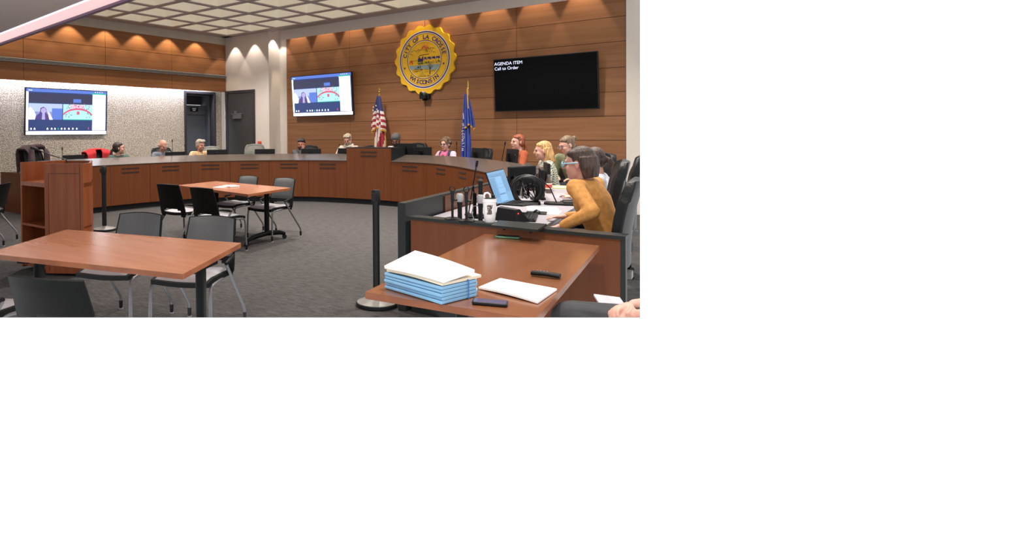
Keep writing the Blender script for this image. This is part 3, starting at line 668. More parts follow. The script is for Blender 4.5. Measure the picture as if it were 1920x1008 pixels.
DK = [(4.50, 1.73), (5.87, 1.93), (8.6, 2.33), (8.6, 3.02), (7.7, 3.14), (4.50, 2.74)]
mb = MB(); mb.prism(DK, .708, .74); kobj('worktop', mb, 'desk', bevel=.004)
mb = MB(); mb.prism([(4.50, 1.725), (8.6, 2.325), (8.6, 2.35), (4.50, 1.75)], .65, .71); kobj('apron', mb, 'desk')
mb = MB()
for x, y in ((5.9, 2.3), (7.3, 2.55), (8.5, 2.7)): mb.box((x, y, .355), (.06, .5, .71))
kobj('support', mb, 'lam')
mb = MB(); mb.prism([(4.166, 1.892), (4.42, 1.945), (4.45, 1.60), (4.146, 1.555)], .815, .832)
for x, y in ((4.22, 1.82), (4.20, 1.62)): mb.lathe([(.008, -.02), (.008, 0)], (x, y, .815), n=10)
tag(obj('shelf_plate', mb, 'lam'), 'thin dark slab lying over the corner of the staff desk', 'shelf')

# ================================================================== LECTERN
lec = thing('lectern', 'cherry wood lectern with open back and shelves at left', 'lectern', (3.2, 6.45, 0))
def lobj(name, mb, mats, **k):
    o = obj(name, mb, mats, lec, **k); o.matrix_parent_inverse = M.Translation((-3.2, -6.45, 0)); return o
A, B, Cc, Dd, E_, F_ = V((3.20, 6.47)), V((3.43, 6.11)), V((3.60, 6.23)), V((3.95, 6.80)), V((3.78, 7.12)), V((3.20, 7.02))
def wall2(a, b, z0, z1, th=.025, mb=None):
    mb = mb or MB(); d_ = (b-a).normalized(); n_ = V((-d_.y, d_.x))*th
    return mb.prism([tuple(a), tuple(b), tuple(b+n_), tuple(a+n_)], z0, z1)
lobj('side_panel', wall2(A, B, .03, 1.195), 'lectern'); lobj('side_panel', wall2(E_, F_, .03, 1.195), 'lectern')
lobj('corner_panel', wall2(B, Cc, .03, 1.19), 'lectern'); lobj('front_panel', wall2(Cc, Dd, .03, 1.19), 'lectern'); lobj('corner_panel', wall2(Dd, E_, .03, 1.19), 'lectern')
ins = [tuple(p) for p in (A+V((.01, .01)), B, Cc, Dd, E_, F_)]
mb = MB(); mb.prism(ins, .94, .985); lobj('reading_shelf', mb, 'lectern'); mb = MB(); mb.prism(ins, .50, .525); lobj('shelf', mb, 'lectern'); mb = MB(); mb.prism(ins, .06, .10); lobj('shelf', mb, 'lectern')
mb = MB(); ab = (B-A).normalized(); an = V((ab.y, -ab.x))*.004
for a, b, z0, z1 in ((A+ab*.045, A+ab*.049, .05, 1.09), (B-ab*.03, B-ab*.026, .05, 1.19), (A+ab*.045, B-ab*.03, 1.085, 1.089)):
    mb.prism([tuple(a-an*.1), tuple(b-an*.1), tuple(b+an*.5), tuple(a+an*.5)], z0, z1)
lobj('panel_groove', mb, 'gap')
t = thing('microphone', 'long thin gooseneck microphone leaning out of the lectern', 'microphone', (3.50, 6.45, .985))
mb = MB(); mb.lathe([(.001, 0), (.035, 0), (.035, .02), (.012, .03), (.001, .03)], n=16); obj('base', mb, 'blackm', t)
mb = MB(); mb.tube([(0, 0, .02), (-.03, .06, .24), (-.14, .16, .29), (-.26, .28, .36)], .006, 8); obj('stem', mb, 'black', t, smooth=True)
mb = MB(); mb.caps((-.25, .27, .355), (-.295, .31, .375), .014, .014); obj('head', mb, 'black', t, smooth=True)

# ================================================================== STANCHIONS
def stanchion(loc, rz, label, r=.03):
    t = thing('stanchion', label, 'stanchion', loc, rz, 'black queue posts')
    mb = MB(); mb.lathe([(.001, 0), (.172, 0), (.178, .006), (.178, .03), (.172, .036), (.001, .036)], n=40); obj('base_rim', mb, ['black'], t, smooth=True)
    mb = MB(); mb.lathe([(.001, .034), (.170, .036), (.150, .044), (.06, .062), (.04, .075), (.001, .075)], n=40); obj('base', mb, ['steel'], t, smooth=True)
    mb = MB(); mb.lathe([(.001, .07), (r, .07), (r, .90), (.001, .90)], n=20); obj('pole', mb, 'black', t, smooth=True)
    mb = MB(); mb.lathe([(.001, .88), (r+.006, .88), (r+.009, .90), (r+.009, .985), (r+.002, 1.0), (.001, 1.0)], n=20); obj('belt_head', mb, 'black', t, smooth=True)
    mb = MB(); mb.box((-r-.018, 0, .94), (.03, .04, .07)); obj('belt_clip', mb, 'black', t, bevel=.003)
    return t
stanchion((4.423, 3.06, 0), .3, 'black queue post on a round base beside the papers table', .029)
stanchion((5.289, 8.783, 0), .3, 'black queue post standing between the lectern and the far chairs', .034)

# ================================================================== TABLES
def table(label, poly, posts, feet, top, z=.74, group='flip top meeting tables'):
    c = V((sum(p[0] for p in poly)/4, sum(p[1] for p in poly)/4, 0)); t = thing('meeting_table', label, 'table', c, 0, group)
    def o_(n, mb, m, **k):
        o = obj(n, mb, m, t, **k); o.matrix_parent_inverse = M.Translation(-c); return o
    mb = MB(); P = [V(p) for p in poly]; q = []
    for i in range(4):
        a, b, c2 = P[i-1], P[i], P[(i+1) % 4]; d1, d2 = (a-b).normalized(), (c2-b).normalized()
        q += [tuple(b+d1*.007), tuple(b+(d1+d2)*.002), tuple(b+d2*.007)]
    mb.prism(q, z-.032, z-.0005); o_('table_top', mb, top)
    ctr = V((c.x, c.y)); mb = MB(); mb.prism([tuple(V(p)+(ctr-V(p))*-.0008) for p in q], z-.031, z-.003); o_('edge_band', mb, 'cherryedge')
    for (x, y), (fx, fy), (gx, gy) in zip(posts, feet[::2], feet[1::2]):
        a = math.atan2(gy-fy, gx-fx)
        mb = MB(); mb.prism(rrect(x, y, .065, .055, .02, 4, a), .12, z-.05); mb.box((x, y, z-.045), (.30, .08, .02), a); o_('leg_post', mb, 'blackm', smooth=True)
        mb = MB(); L = [(fx, fy, .075), (fx*.7+x*.3, fy*.7+y*.3, .105), (x, y, .13), (gx*.7+x*.3, gy*.7+y*.3, .105), (gx, gy, .075)]
        mb.tube(L, [.020, .03, .035, .03, .020], 8, flat=1.2); o_('foot_bar', mb, 'blackm', smooth=True)
        for ux, uy in ((fx, fy), (gx, gy)):
            mb = MB(); mb.lathe([(.001, -.014), (.03, -.014), (.032, 0), (.03, .014), (.001, .014)], (ux, uy, .032), 14, ax=V((math.cos(a+1.2), math.sin(a+1.2), 0))); mb.lathe([(.016, 0), (.016, .05)], (ux, uy, .04), 8); o_('caster', mb, 'black', smooth=True)
    return t
# near left
table('cherry topped table in the left foreground, lectern behind it', [(2.526, 4.749), (2.954, 3.177), (2.109, 2.729), (1.70, 4.22)], [(2.42, 2.96), (1.95, 4.03)], [(2.10, 2.84), (2.72, 3.10), (1.65, 3.90), (2.26, 4.17)], 'cherrytop')
table('cherry topped table farther off in front of the dais, a paper on it', [(5.70, 7.477), (6.537, 7.60), (6.33, 5.80), (5.355, 5.624)], [(6.06, 6.0), (6.2, 7.2)], [(5.684, 6.001), (6.43, 6.02), (5.85, 7.25), (6.5, 7.2)], 'cherrytop')
table('cherry topped table in the right foreground with folders and phones on it', [(4.307, 2.003), (4.311, 1.205), (2.47, .935), (2.399, 1.728)], [(2.72, 1.38), (4.05, 1.6)], [(2.72, 1.68), (2.72, 1.08), (4.05, 1.88), (4.05, 1.32)], 'cherrytop2')

# ================================================================== STACKING SIDE CHAIRS
def side_chair(name, label, group):
    t = thing(name, label, 'chair', (0, 0, 0), 0, group)
    mb = MB()
    def seatf(u, v):
        x = (u-.5)*.46; y = -.20+.45*v; return (x*(1-.10*(v < .15)), y, .460-.03*max(0, v-.8)*5*.6-.012*math.cos((u-.5)*PI))
    mb.sheet(seatf, 14, 12, .034); obj('seat', mb, 'shell', t, smooth=60)
    mb = MB(); mb.sheet(lambda u, v: V(seatf(.06+.88*u, .04+.93*v))+V((0, 0, .004+.018*min(1, 8*min(u, 1-u))*min(1, 8*min(v, 1-v)))), 14, 12, .014); obj('seat_cushion', mb, 'seatpad', t, smooth=60)
    def backf(u, v, o=0):
        a = (u-.5)*2; z = .40+.43*v; hw = .225-.03*max(0, (v-.2))+(-.01)*(v < .1)
        return (a*hw, -.175-.075*v-.03*v*v-.05*(1-a*a)*(.4+.6*v)+o, z+.012*(1-a*a)*(v > .9))
    mb = MB(); mb.sheet(lambda u, v: backf(1-u, v), 20, 20, .014, mask=lambda u, v: v < .24 and .16 < u < .84 and not (v > .2 and (u < .26 or u > .74))); obj('back_shell', mb, 'shell', t, smooth=60)
    mb = MB(); mb.sheet(lambda u, v: backf(.025+.95*(1-u), .33+.655*v, .018*min(1, 7*min(u, 1-u))*min(1, 7*min(v, 1-v))+.002), 18, 12, .008); obj('back_pad', mb, 'pad', t, smooth=60)
    for s in (-1, 1):
        mb = MB(); mb.tube([(s*.205, -.16, .43), (s*.225, .05, .425), (s*.235, .19, .415), (s*.238, .225, .395), (s*.24, .235, .34), (s*.245, .245, .07)], .0125, 10); lf = obj('leg', mb, 'silver', t, smooth=60)
        mb = MB(); mb.tube([(s*.245, -.02, .52), (s*.245, -.10, .42), (s*.245, -.33, .13), (s*.245, -.345, .10), (s*.245, -.345, .07)], .0125, 10); lr = obj('leg', mb, 'silver', t, smooth=60)
        mb = MB(); mb.tube([(s*.245, -.01, .53), (s*.245, -.08, .545), (s*.235, -.16, .56), (s*.215, -.20, .56)], [.012, .016, .014, .008], 8); obj('arm_bracket', mb, 'shell', t, smooth=60)
        for y in (.245, -.345):
            mb = MB(); mb.lathe([(.001, .008), (.014, .008), (.016, .075), (.001, .075)], (s*.245, y, 0), 10); obj('foot_sleeve', mb, 'black', lf if y > 0 else lr, smooth=True)
            mb = MB(); mb.lathe([(.001, 0), (.018, 0), (.018, .01), (.001, .01)], (s*.245, y, 0), 10); obj('glide', mb, 'seatpad', lf if y > 0 else lr)
    return t
GC = 'black side chairs with silver legs'
SC = [((3.03, 4.48), (-.92, -.39), 'black side chair at the far side of the near left table, left of two'),
      ((3.25, 3.83), (-.92, -.39), 'black side chair at the far side of the near left table, right of two'),
      ((1.465, 2.88), (.93, .37), 'black side chair turned away in the bottom left foreground'),
      ((1.27, 3.92), (.93, .37), 'side chair cut off by the left frame edge, pale seat beside the foreground chair'),
      ((5.03, 6.80), (1, .12), 'black side chair turned away at the far table, left of two'),
      ((4.95, 6.02), (1, .05), 'black side chair turned away at the far table, right of two'),
      ((6.66, 6.98), (-1, .0), 'black side chair facing us at the far table, left of two'),
      ((6.66, 6.22), (-1, .0), 'black side chair facing us at the far table, right of two'),
      ((3.84, 8.90), (-.72, .69), 'black side chair at the left frame edge left of the lectern')]
ch0 = None
for (bx, by), (fx, fy), lb in SC:
    l_ = math.hypot(fx, fy); fx, fy = fx/l_, fy/l_; k_ = .28; loc = (bx+fx*k_, by+fy*k_, 0); rz = yaw_of(fx, fy)
    if ch0 is None: ch0 = side_chair('side_chair', lb, GC); ch0.location = loc; ch0.rotation_euler = (0, 0, rz)
    else:
        c_ = dup(ch0, loc, rz, lb, GC)
        if 'foreground' in lb: c_.scale = (1.05, 1.18, 1)

# ================================================================== OFFICE CHAIRS
def office_chair(name, label, group, mt, top=1.22):
    t = thing(name, label, 'chair', (0, 0, 0), 0, group)
    mb = MB(); mb.prism(rrect(0, .02, .52, .50, .12), .42, .52); obj('seat', mb, mt, t, bevel=.035, seg=3, smooth=True)
    def bf(u, v):
        a = (u-.5)*2; hw = (.25-.02*v)*(1 if v < .85 else math.sqrt(max(.0, 1-((v-.85)/.15)**2*.45)))
        return (a*hw, -.22-.10*v-.05*math.sin(v*PI)*(-1)*.6+.035*a*a, .50+(top-.50)*v-.03*a*a*(v > .8))
    mb = MB(); mb.sheet(lambda u, v: bf(1-u, v), 14, 18, .075); obj('backrest', mb, mt, t, bevel=.028, seg=3, smooth=60)
    mb = MB(); mb.sheet(lambda u, v: V(bf(1-(.08+.84*u), .04+.9*v))+V((0, .035*min(1, 5*min(u, 1-u))*min(1, 6*min(v, 1-v)), 0)), 14, 14, .03); obj('back_cushion', mb, mt, t, smooth=60)
    for s in (-1, 1):
        mb = MB(); mb.tube([(s*.25, .10, .46), (s*.30, .12, .56), (s*.30, .10, .67)], .018, 8); mb.tube([(s*.25, -.16, .46), (s*.30, -.14, .58), (s*.30, -.10, .67)], .018, 8); mb.box((s*.30, 0, .685), (.065, .30, .035)); obj('armrest', mb, 'black', t, bevel=.008, smooth=True)
    mb = MB(); mb.lathe([(.001, .10), (.03, .10), (.03, .36), (.06, .40), (.10, .43), (.001, .43)], n=16); mb.box((0, -.20, .44), (.10, .22, .05)); obj('gas_column', mb, 'steel', t, smooth=True)
    mb = MB()
    for k in range(5):
        a = 2*PI*k/5+.3; mb.tube([(0, 0, .11), (.16*math.cos(a), .16*math.sin(a), .10), (.30*math.cos(a), .30*math.sin(a), .075)], [.03, .022, .015], 8)
    sb = obj('star_base', mb, 'black', t, smooth=True)
    for k in range(5):
        a = 2*PI*k/5+.3; mb = MB(); mb.lathe([(.001, -.02), (.028, -.02), (.030, 0), (.028, .02), (.001, .02)], (.30*math.cos(a), .30*math.sin(a), .03), 12, ax=V((-math.sin(a), math.cos(a), 0))); mb.lathe([(.008, .03), (.008, .08)], (.30*math.cos(a), .30*math.sin(a), 0), 8); obj('caster', mb, 'black', sb, smooth=True)
    return t
occ = {}
def oc(label, mt, x, y, fx, fy, top=1.22, z=0, group='high back office chairs'):
    k = (mt, top); rz = yaw_of(fx, fy)
    if k not in occ: occ[k] = office_chair('office_chair', label, group, mt, top); o = occ[k]; o.location = (x, y, z); o.rotation_euler = (0, 0, rz)
    else: o = dup(occ[k], (x, y, z), rz, label, group)
    return o
def seat_at(s, off=1.0): p, N = dp(s, off); return p.x, p.y, -N.x, -N.y
oc('empty grey office chair in front of the black door', 'greyleather', *seat_at(4.31), 1.24)
oc('office chair behind the person in a tan plaid shirt', 'greyleather', *seat_at(3.50, 1.05), 1.20)
oc('office chair behind the bald person in a blue grey sweater', 'leather', *seat_at(2.79, 1.05), 1.20)
oc('office chair behind the person resting chin on hand', 'leather', *seat_at(5.24, 1.05), 1.20)
oc('office chair behind the white bearded person', 'leather', *seat_at(6.35, 1.0), 1.20)
oc('office chair with a red vest behind the person in a knit cap', 'leather', *seat_at(7.30, 1.0), 1.26)
oc('empty black office chair right of the person in a pink scarf', 'leather', *seat_at(8.46), 1.17)
oc('black office chair behind the red haired person', 'leather', 10.55, 3.72, -.55, .83, 1.26)
c_red = oc('black office chair with a red coat over its back', 'leather', *seat_at(1.60, 1.0), 1.17)
c_mar = oc('black office chair with a dark maroon coat over its back', 'leather', 5.98, 12.0, .45, -.9, 1.26)
oc('black office chair partly hidden behind the person in a mustard sweater', 'leather', 5.93, 1.80, -.34, .94, 1.24)
oc('nearest black office chair at the right frame edge', 'leather', 4.90, 1.46, -.12, .99, 1.16)
oc('second black office chair at the right frame edge', 'leather', 6.88, 1.87, -.25, .97, 1.24)
oc('empty black office chair farthest along the staff desk', 'leather', 8.62, 2.62, -.75, .66, 1.20)

# ================================================================== PEOPLE
def fuse(name, mb, mats, parent, vox=.009, sm=6, kind=None):
    """one continuous surface from overlapping closed shapes"""
    me = bpy.data.meshes.new('t'); me.from_pydata(mb.v, [], mb.f); o = bpy.data.objects.new('t', me); COL.objects.link(o)
    r = o.modifiers.new('r', 'REMESH'); r.mode = 'VOXEL'; r.voxel_size = vox
    if sm: s_ = o.modifiers.new('s', 'SMOOTH'); s_.factor = .5; s_.iterations = sm
    dg = bpy.context.evaluated_depsgraph_get(); m2 = bpy.data.meshes.new_from_object(o.evaluated_get(dg))
    bpy.data.objects.remove(o); bpy.data.meshes.remove(me); m2.name = name; m2.materials.clear()
    for k in (mats if isinstance(mats, (list, tuple)) else [mats]): m2.materials.append(W[k] if isinstance(k, str) else k)
    for p in m2.polygons: p.use_smooth = True; p.material_index = 0
    o = bpy.data.objects.new(name, m2); COL.objects.link(o)
    if parent: o.parent = parent
    return o
def ik(S, H, l1, l2, pole):
    S, H = V(S), V(H); d = H-S; L = min(d.length, (l1+l2)*.999); dn = d.normalized(); H = S+dn*L
    a = (l1*l1-l2*l2+L*L)/(2*L); h = math.sqrt(max(0, l1*l1-a*a)); p = V(pole); p = (p-dn*p.dot(dn)).normalized()
    return S+dn*a+p*h, H
def hand(mb, w_, d, n, s, curl=.5, k=1.0):
    """w_ wrist, d pointing direction, n back-of-hand normal, s +1 if the thumb lies on n x d side"""
    d = V(d).normalized(); n = V(n); n = (n-d*n.dot(d)).normalized(); x = n.cross(d)*s; w_ = V(w_)
    mb.caps(w_-d*.02*k, w_+d*.03*k, .026*k, .034*k, side=x, flat=.62); mb.caps(w_+d*.03*k, w_+d*.075*k, .036*k, .040*k, side=x, flat=.42)
    for i, (o, L, r) in enumerate(((.030, .072, .0088), (.010, .080, .0092), (-.010, .074, .0088), (-.029, .058, .0078))):
        p = w_+d*.082*k+x*o*k; a = .25*curl; rr = r*k
        for q, f in enumerate((.45, .32, .26)):
            v = d*math.cos(a)-n*math.sin(a)+x*o*1.2; v.normalize(); e = p+v*L*f*k; mb.caps(p, e, rr, rr*.92, 8); p = e; rr *= .92; a += 1.15*curl
    p = w_+d*.025*k+x*.026*k; v = (d*.7+x*.8-n*.25).normalized(); e = p+v*.038*k; mb.caps(p, e, .014*k, .011*k, 8); v = (d*.9+x*.3-n*.3*(.5+curl)).normalized(); e2 = e+v*.030*k; mb.caps(e, e2, .011*k, .0095*k, 8); v = (d-n*.4*curl).normalized(); mb.caps(e2, e2+v*.022*k, .0095*k, .008*k, 8)

def person(label, pos, face, zh=1.22, lean=.15, hy=0, hp=0, hl=(-.2, .42, .80), hr=(.2, .42, .80), shirt=None, skin='skin', hair='h_brown', style='short', extra=(), vox=.010, trousers='denim', pl=(-.6, -.3, -.7), pr_=(.6, -.3, -.7), curl=.35, build=1.0, sleeve=1.0, group=None, hn=(0, 0, 1), shup=0, hs=1.10):
    """seated figure; pos = (x, y) under the head, face = facing, zh = height of the head centre"""
    fx, fy = face; l_ = math.hypot(fx, fy); fx, fy = fx/l_, fy/l_
    zh += .015; off = math.sin(lean)*.50+math.sin(lean*.5)*.17+.02
    t = thing('person', label, 'person', (pos[0]-fx*off, pos[1]-fy*off, 0), yaw_of(fx, fy), group)
    dz = zh-(.56+math.cos(lean)*.50+math.cos(lean*.5)*.17)
    hip = V((0, 0, .56+dz)); up = V((0, math.sin(lean), math.cos(lean))); bk = V((1, 0, 0)).cross(up)
    wst = hip+up*.18; ch = hip+up*.36; nb = hip+up*.50; hc = nb+V((0, math.sin(lean*.5), math.cos(lean*.5)))*.17+V((0, .02, 0)); X = V((1, 0, 0))
    sh = {-1: hip+up*(.47+shup)-X*.175*build, 1: hip+up*(.47+shup)+X*.175*build}
    arms = {}
    for s, h_, p_ in ((-1, hl, pl), (1, hr, pr_)):
        arms[s] = (sh[s],)+ik(sh[s], h_, .285, .25, p_)
    R = (M.Rotation(hy, 3, 'Z') @ M.Rotation(-hp, 3, 'X'))*hs
    P = lambda x, y, z: hc+R @ V((x, y, z))
    # --- body: head, neck, torso, arms, hands, legs as one surface
    b = MB()
    b.ball(P(0, -.012, .022), (.077, .098, .098), R=R); b.ball(P(0, .022, -.035), (.062, .068, .082), R=R); b.ball(P(0, .062, -.090), (.028, .024, .022), R=R)
    b.caps(P(0, .088, .022), P(0, .108, -.022), .009, .014, 8); b.ball(P(-.036, .062, -.028), (.026, .024, .026), R=R); b.ball(P(.036, .062, -.028), (.026, .024, .026), R=R)
    b.caps(P(-.034, .080, .024), P(.034, .080, .024), .012, .012, 8); b.caps(P(-.018, .086, -.060), P(.018, .086, -.060), .009, .009, 8)
    for s in (-1, 1): b.ball(P(s*.080, -.008, -.006), (.010, .019, .032), R=R)
    b.caps(P(0, -.022, -.05), nb-up*.03, .052, .058)
    b.caps(hip, wst, .13*build, .12*build, side=X, flat=.7, n=16); b.caps(wst, ch, .125*build, .145*build, side=X, flat=.68, n=16); b.caps(sh[-1], sh[1], .058, .058)
    for s in (-1, 1):
        S, E2, H = arms[s]; b.caps(S, E2, .046, .038); b.caps(E2, H, .038, .026); d = (H-E2).normalized()
        hand(b, H, d*.6+V((-s*.15, .35, 0)) if H.z < 1 else d, hn, -s, curl)
        kn = V((s*.13, .44, .53+dz)); an = V((s*.14, .46, .10)); b.caps(hip+X*s*.09, kn, .080, .056); b.caps(kn, an, .052, .036); b.caps(an+V((0, -.03, -.05)), an+V((0, .16, -.06)), .034, .028)
    body = fuse('body', b, skin, t, vox)
    # --- clothes
    c = MB()
    c.caps(hip-up*.01, wst, .155*build, .142*build, side=X, flat=.76, n=18); c.caps(wst, ch, .145*build, .165*build, side=X, flat=.74, n=18); c.caps(ch, hip+up*(.44+shup), .158*build, .11, side=X, flat=.68, n=18)
    c.caps(sh[-1]-up*.01, sh[1]-up*.01, .070, .070, n=14)
    for s in (-1, 1):
        S, E2, H = arms[s]; c.caps(sh[s]*.55+nb*.45-up*.0, S, .055, .070); c.caps(S, E2, .070, .055); c.caps(E2, E2.lerp(H, .93*sleeve), .055, .040)
    c.lathe([(.001, -.035), (.072, -.035), (.070, .015), (.060, .02), (.001, .02)], nb, 16, ax=up)
    fuse('shirt', c, shirt, t, max(vox, .010), 4)
    g = MB(); g.caps(hip-X*.08-V((0, .02, .01)), hip+X*.08-V((0, .02, .01)), .12, .12)
    for s in (-1, 1):
        kn = V((s*.13, .44, .53+dz)); an = V((s*.14, .46, .16)); g.caps(hip+X*s*.09, kn, .100, .074); g.caps(kn, an, .072, .055)
    fuse('trousers', g, trousers, t, .014, 4)
    for s in (-1, 1):
        g = MB(); g.caps((s*.14, .42, .05), (s*.14, .60, .045), .045, .038, side=X, flat=.8); g.box((s*.14, .51, .012), (.085, .26, .024)); obj('shoe', g, 'black', t, smooth=True)
        g = MB(); g.ball(P(s*.030, .0815, .006), (.012, .008, .0065), R=R, n=10, k=6); obj('eye', g, 'eye', t, smooth=True)
        g = MB(); g.caps(P(s*.016, .095, .026), P(s*.046, .084, .027), .0042, .003, 6); obj('eyebrow', g, hair if hair not in ('h_white',) else 'h_grey', t, smooth=True)
    g = MB(); g.caps(P(-.020, .090, -.057), P(.020, .090, -.057), .0055, .0055, 8, side=R @ V((1, 0, 0)), flat=.8); obj('mouth', g, 'lips', t, smooth=True)
    # --- hair
    if style != 'none':
        h = MB()
        if style != 'fringe':
            h.ball(P(0, .009, .074), (.076, .066, .040), R=R)
            h.ball(P(0, -.028, .040), (.086, .098, .090), R=R); h.ball(P(0, -.055, -.015), (.074, .062, .070), R=R)
        if style == 'fringe':
            h.ball(P(0, -.062, -.012), (.078, .052, .052), R=R)
            for s in (-1, 1): h.ball(P(s*.066, -.03, .0), (.018, .045, .034), R=R)
        if style == 'curly':
            rn = random.Random(5)
            for k in range(46):
                a, e = rn.uniform(0, 2*PI), rn.uniform(-.35, 1.4); q = V((.092*math.cos(a)*math.cos(e), -.03+.098*math.sin(a)*math.cos(e), .03+.10*math.sin(e)))
                if q.y < .055 or q.z > .09: h.ball(P(*q), .024, R=R, n=8, k=6)
        if style in ('long', 'wavy'):
            L = .20 if style == 'long' else .17
            for k in range(9):
                a = math.radians(-10-160*k/8); q = (.078*math.cos(a), -.02+.078*math.sin(a)); wv = .012*math.sin(k*2.2)
                h.tube([P(q[0], q[1], .03), P(q[0]*1.12, q[1]*1.05+wv, -.06), P(q[0]*1.05, q[1]*1.15-wv, -.06-L*.5), P(q[0]*1.1+wv, q[1]*1.1, -.06-L*.85)], [.03, .034, .032, .018], 8)
        if style == 'bob':
            for k in range(9):
                a = math.radians(-22-136*k/8); q = (.080*math.cos(a), -.025+.080*math.sin(a))
                h.tube([P(q[0], q[1], .045), P(q[0]*1.12, q[1]*1.06, -.03), P(q[0]*1.02, q[1]*1.05, -.105)], [.034, .036, .02], 8)
        if style == 'bun':
            h.ball(P(.0, -.135, .055), (.038, .035, .036), R=R); h.caps(P(0, -.09, .05), P(0, -.13, .055), .04, .03)
            for k in range(5): h.caps(P(0, -.14, .06), P(-.03+.015*k, -.175+abs(k-2)*.01, .08-.01*k), .01, .004, 6)
        if style in ('pony', 'tail'):
            h.caps(P(0, -.10, .0), P(0, -.135, -.03), .028, .026); h.tube([P(0, -.135, -.02), P(.01, -.155, -.09), P(0, -.14, -.17), P(-.01, -.13, -.23)], [.028, .030, .026, .008], 10)
            for s in (-1, 1): h.ball(P(s*.070, -.025, -.005), (.018, .045, .05), R=R)
        if style == 'short':
            for k in range(7): h.caps(P(-.055+.018*k, .035, .112), P(-.06+.02*k, .072, .088), .02, .010, 8)
            for s in (-1, 1): h.ball(P(s*.074, -.02, .005), (.014, .04, .035), R=R)
        fuse('hair', h, hair, t, .007, 3)
    for e in extra:
        k = e[0]
        if k == 'glasses':
            for s in (-1, 1):
                g = MB(); g.tube([P(s*.033+.024*math.cos(a), .101-.012*abs(math.cos(a))*0, .004+.018*math.sin(a)) for a in [2*PI*q/16 for q in range(16)]], .0028*e[2], 6, loop=True)
                g.tube([P(s*.057, .099, .008), P(s*.080, .05, .010), P(s*.086, -.02, .008)], .003*e[2], 6); obj('glasses_side', g, e[1], t, smooth=True)
            g = MB(); g.tube([P(-.009, .103, .008), P(0, .106, .011), P(.009, .103, .008)], .003*e[2], 6); obj('glasses_bridge', g, e[1], t)
        if k == 'beard':
            g = MB(); g.ball(P(0, .040, -.080), (.056, .058, .046), R=R); g.caps(P(-.03, .090, -.044), P(.03, .090, -.044), .009, .009)
            for s in (-1, 1): g.caps(P(s*.066, .01, -.02), P(s*.055, .04, -.07), .018, .024)
            fuse('beard', g, e[1], t, .006, 3)
        if k == 'cap':
            g = MB(); g.ball(P(0, -.018, .062), (.092, .108, .080), R=R); g.lathe([(.001, -.02), (.103, -.02), (.109, 0), (.103, .022), (.001, .02)], P(0, -.012, .048), 24, ax=R @ V((0, .12, 1))); fuse('knit_cap', g, e[1], t, .007, 2)
        if k == 'scarf':
            g = MB()
            for q in range(3): g.tube([nb+up*(.0-.02*q)+V((.085*math.cos(a), .078*math.sin(a)+.012*q, .012*math.sin(3*a+q))) for a in [2*PI*z/14 for z in range(14)]], .030, 8, loop=True)
            for s in (-1, 1): g.tube([nb+V((s*.05, .08, -.02)), nb+V((s*.05, .13, -.14)), nb+V((s*.04, .13, -.30))], [.034, .038, .030], 8)
            fuse('scarf', g, e[1], t, .008, 3)
        if k == 'hood':
            g = MB()
            for q in range(2): g.tube([nb+up*(.02+.02*q)+V((.090*math.cos(a), -.03+.085*math.sin(a), -.02*math.sin(a))) for a in [2*PI*z/14 for z in range(14)]], .034, 8, loop=True)
            g.ball(nb+V((0, -.11, -.02)), (.10, .06, .09)); fuse('hood', g, e[1], t, .009, 4)
        if k == 'vest':
            g = MB(); g.caps(wst, ch, .160*build, .178*build, side=X, flat=.78, n=18); g.caps(ch, hip+up*.42, .172*build, .125, side=X, flat=.72, n=18); g.caps(sh[-1]*.8+sh[1]*.2, sh[1]*.8+sh[-1]*.2, .082, .082); fuse('vest', g, e[1], t, .012, 4)
        if k == 'watch':
            S, E2, H = arms[e[1]]; d = (H-E2).normalized(); g = MB(); g.lathe([(.033, -.014), (.036, -.014), (.036, .014), (.033, .014)], H-d*.03, 16, ax=d); obj('watch', g, 'black', t)
        if k == 'necklace':
            g = MB(); g.tube([nb+V((.075*math.cos(a), .05+.07*math.sin(a), -.02-.05*math.sin(a))) for a in [2*PI*z/20 for z in range(20)]], .006, 6, loop=True); obj('necklace', g, e[1], t)
    return t, hc, nb, up, arms

def S_(s, off=.97):
    p, N = dp(s, off); return (p.x, p.y), (-N.x, -N.y)
cl = lambda n, a, b=None, sc_=14: mat(n, a, .85, rgb2=b, var=.1, scale=sc_, bump=.25, bscale=22)
p, f_ = S_(1.87); person('person with a dark ponytail in a green jacket looking right', p, f_, 1.18, .12, 1.05, -.05, shirt=cl('green_jacket', (74, 94, 84)), skin='skin2', hair='h_dark', style='pony')
p, f_ = S_(2.72); person('bald person in a blue grey sweater looking down', p, f_, 1.215, .25, .15, .42, shirt=cl('bluegrey_sweater', (116, 122, 134)), hair='h_grey', style='fringe')
p, f_ = S_(3.29); person('grey haired person in a tan plaid shirt turned right', p, f_, 1.21, .2, .55, .15, shirt=check('tan_plaid', [(236, 214, 170), (206, 170, 120), (150, 110, 74)], 9), hair='h_grey', style='short')
p, f_ = S_(5.17); person('dark bearded person in a charcoal jacket resting face on hand', p, f_, 1.215, .38, -.05, .25, hr=(-.06, .36, 1.13), shirt=cl('charcoal_jacket', (84, 84, 88)), skin='skin3', hair='h_dark', style='short', extra=[('beard', 'h_dark')], curl=.8, hn=(0, -1, 0))
p, f_ = S_(6.0); person('white haired bearded person in a beige hooded jacket looking down', p, f_, 1.31, .22, .1, .38, shirt=cl('beige_jacket', (206, 194, 176)), hair='h_white', style='short', extra=[('beard', 'h_white'), ('hood', cl('beige_hood', (212, 200, 184)))], build=1.08)
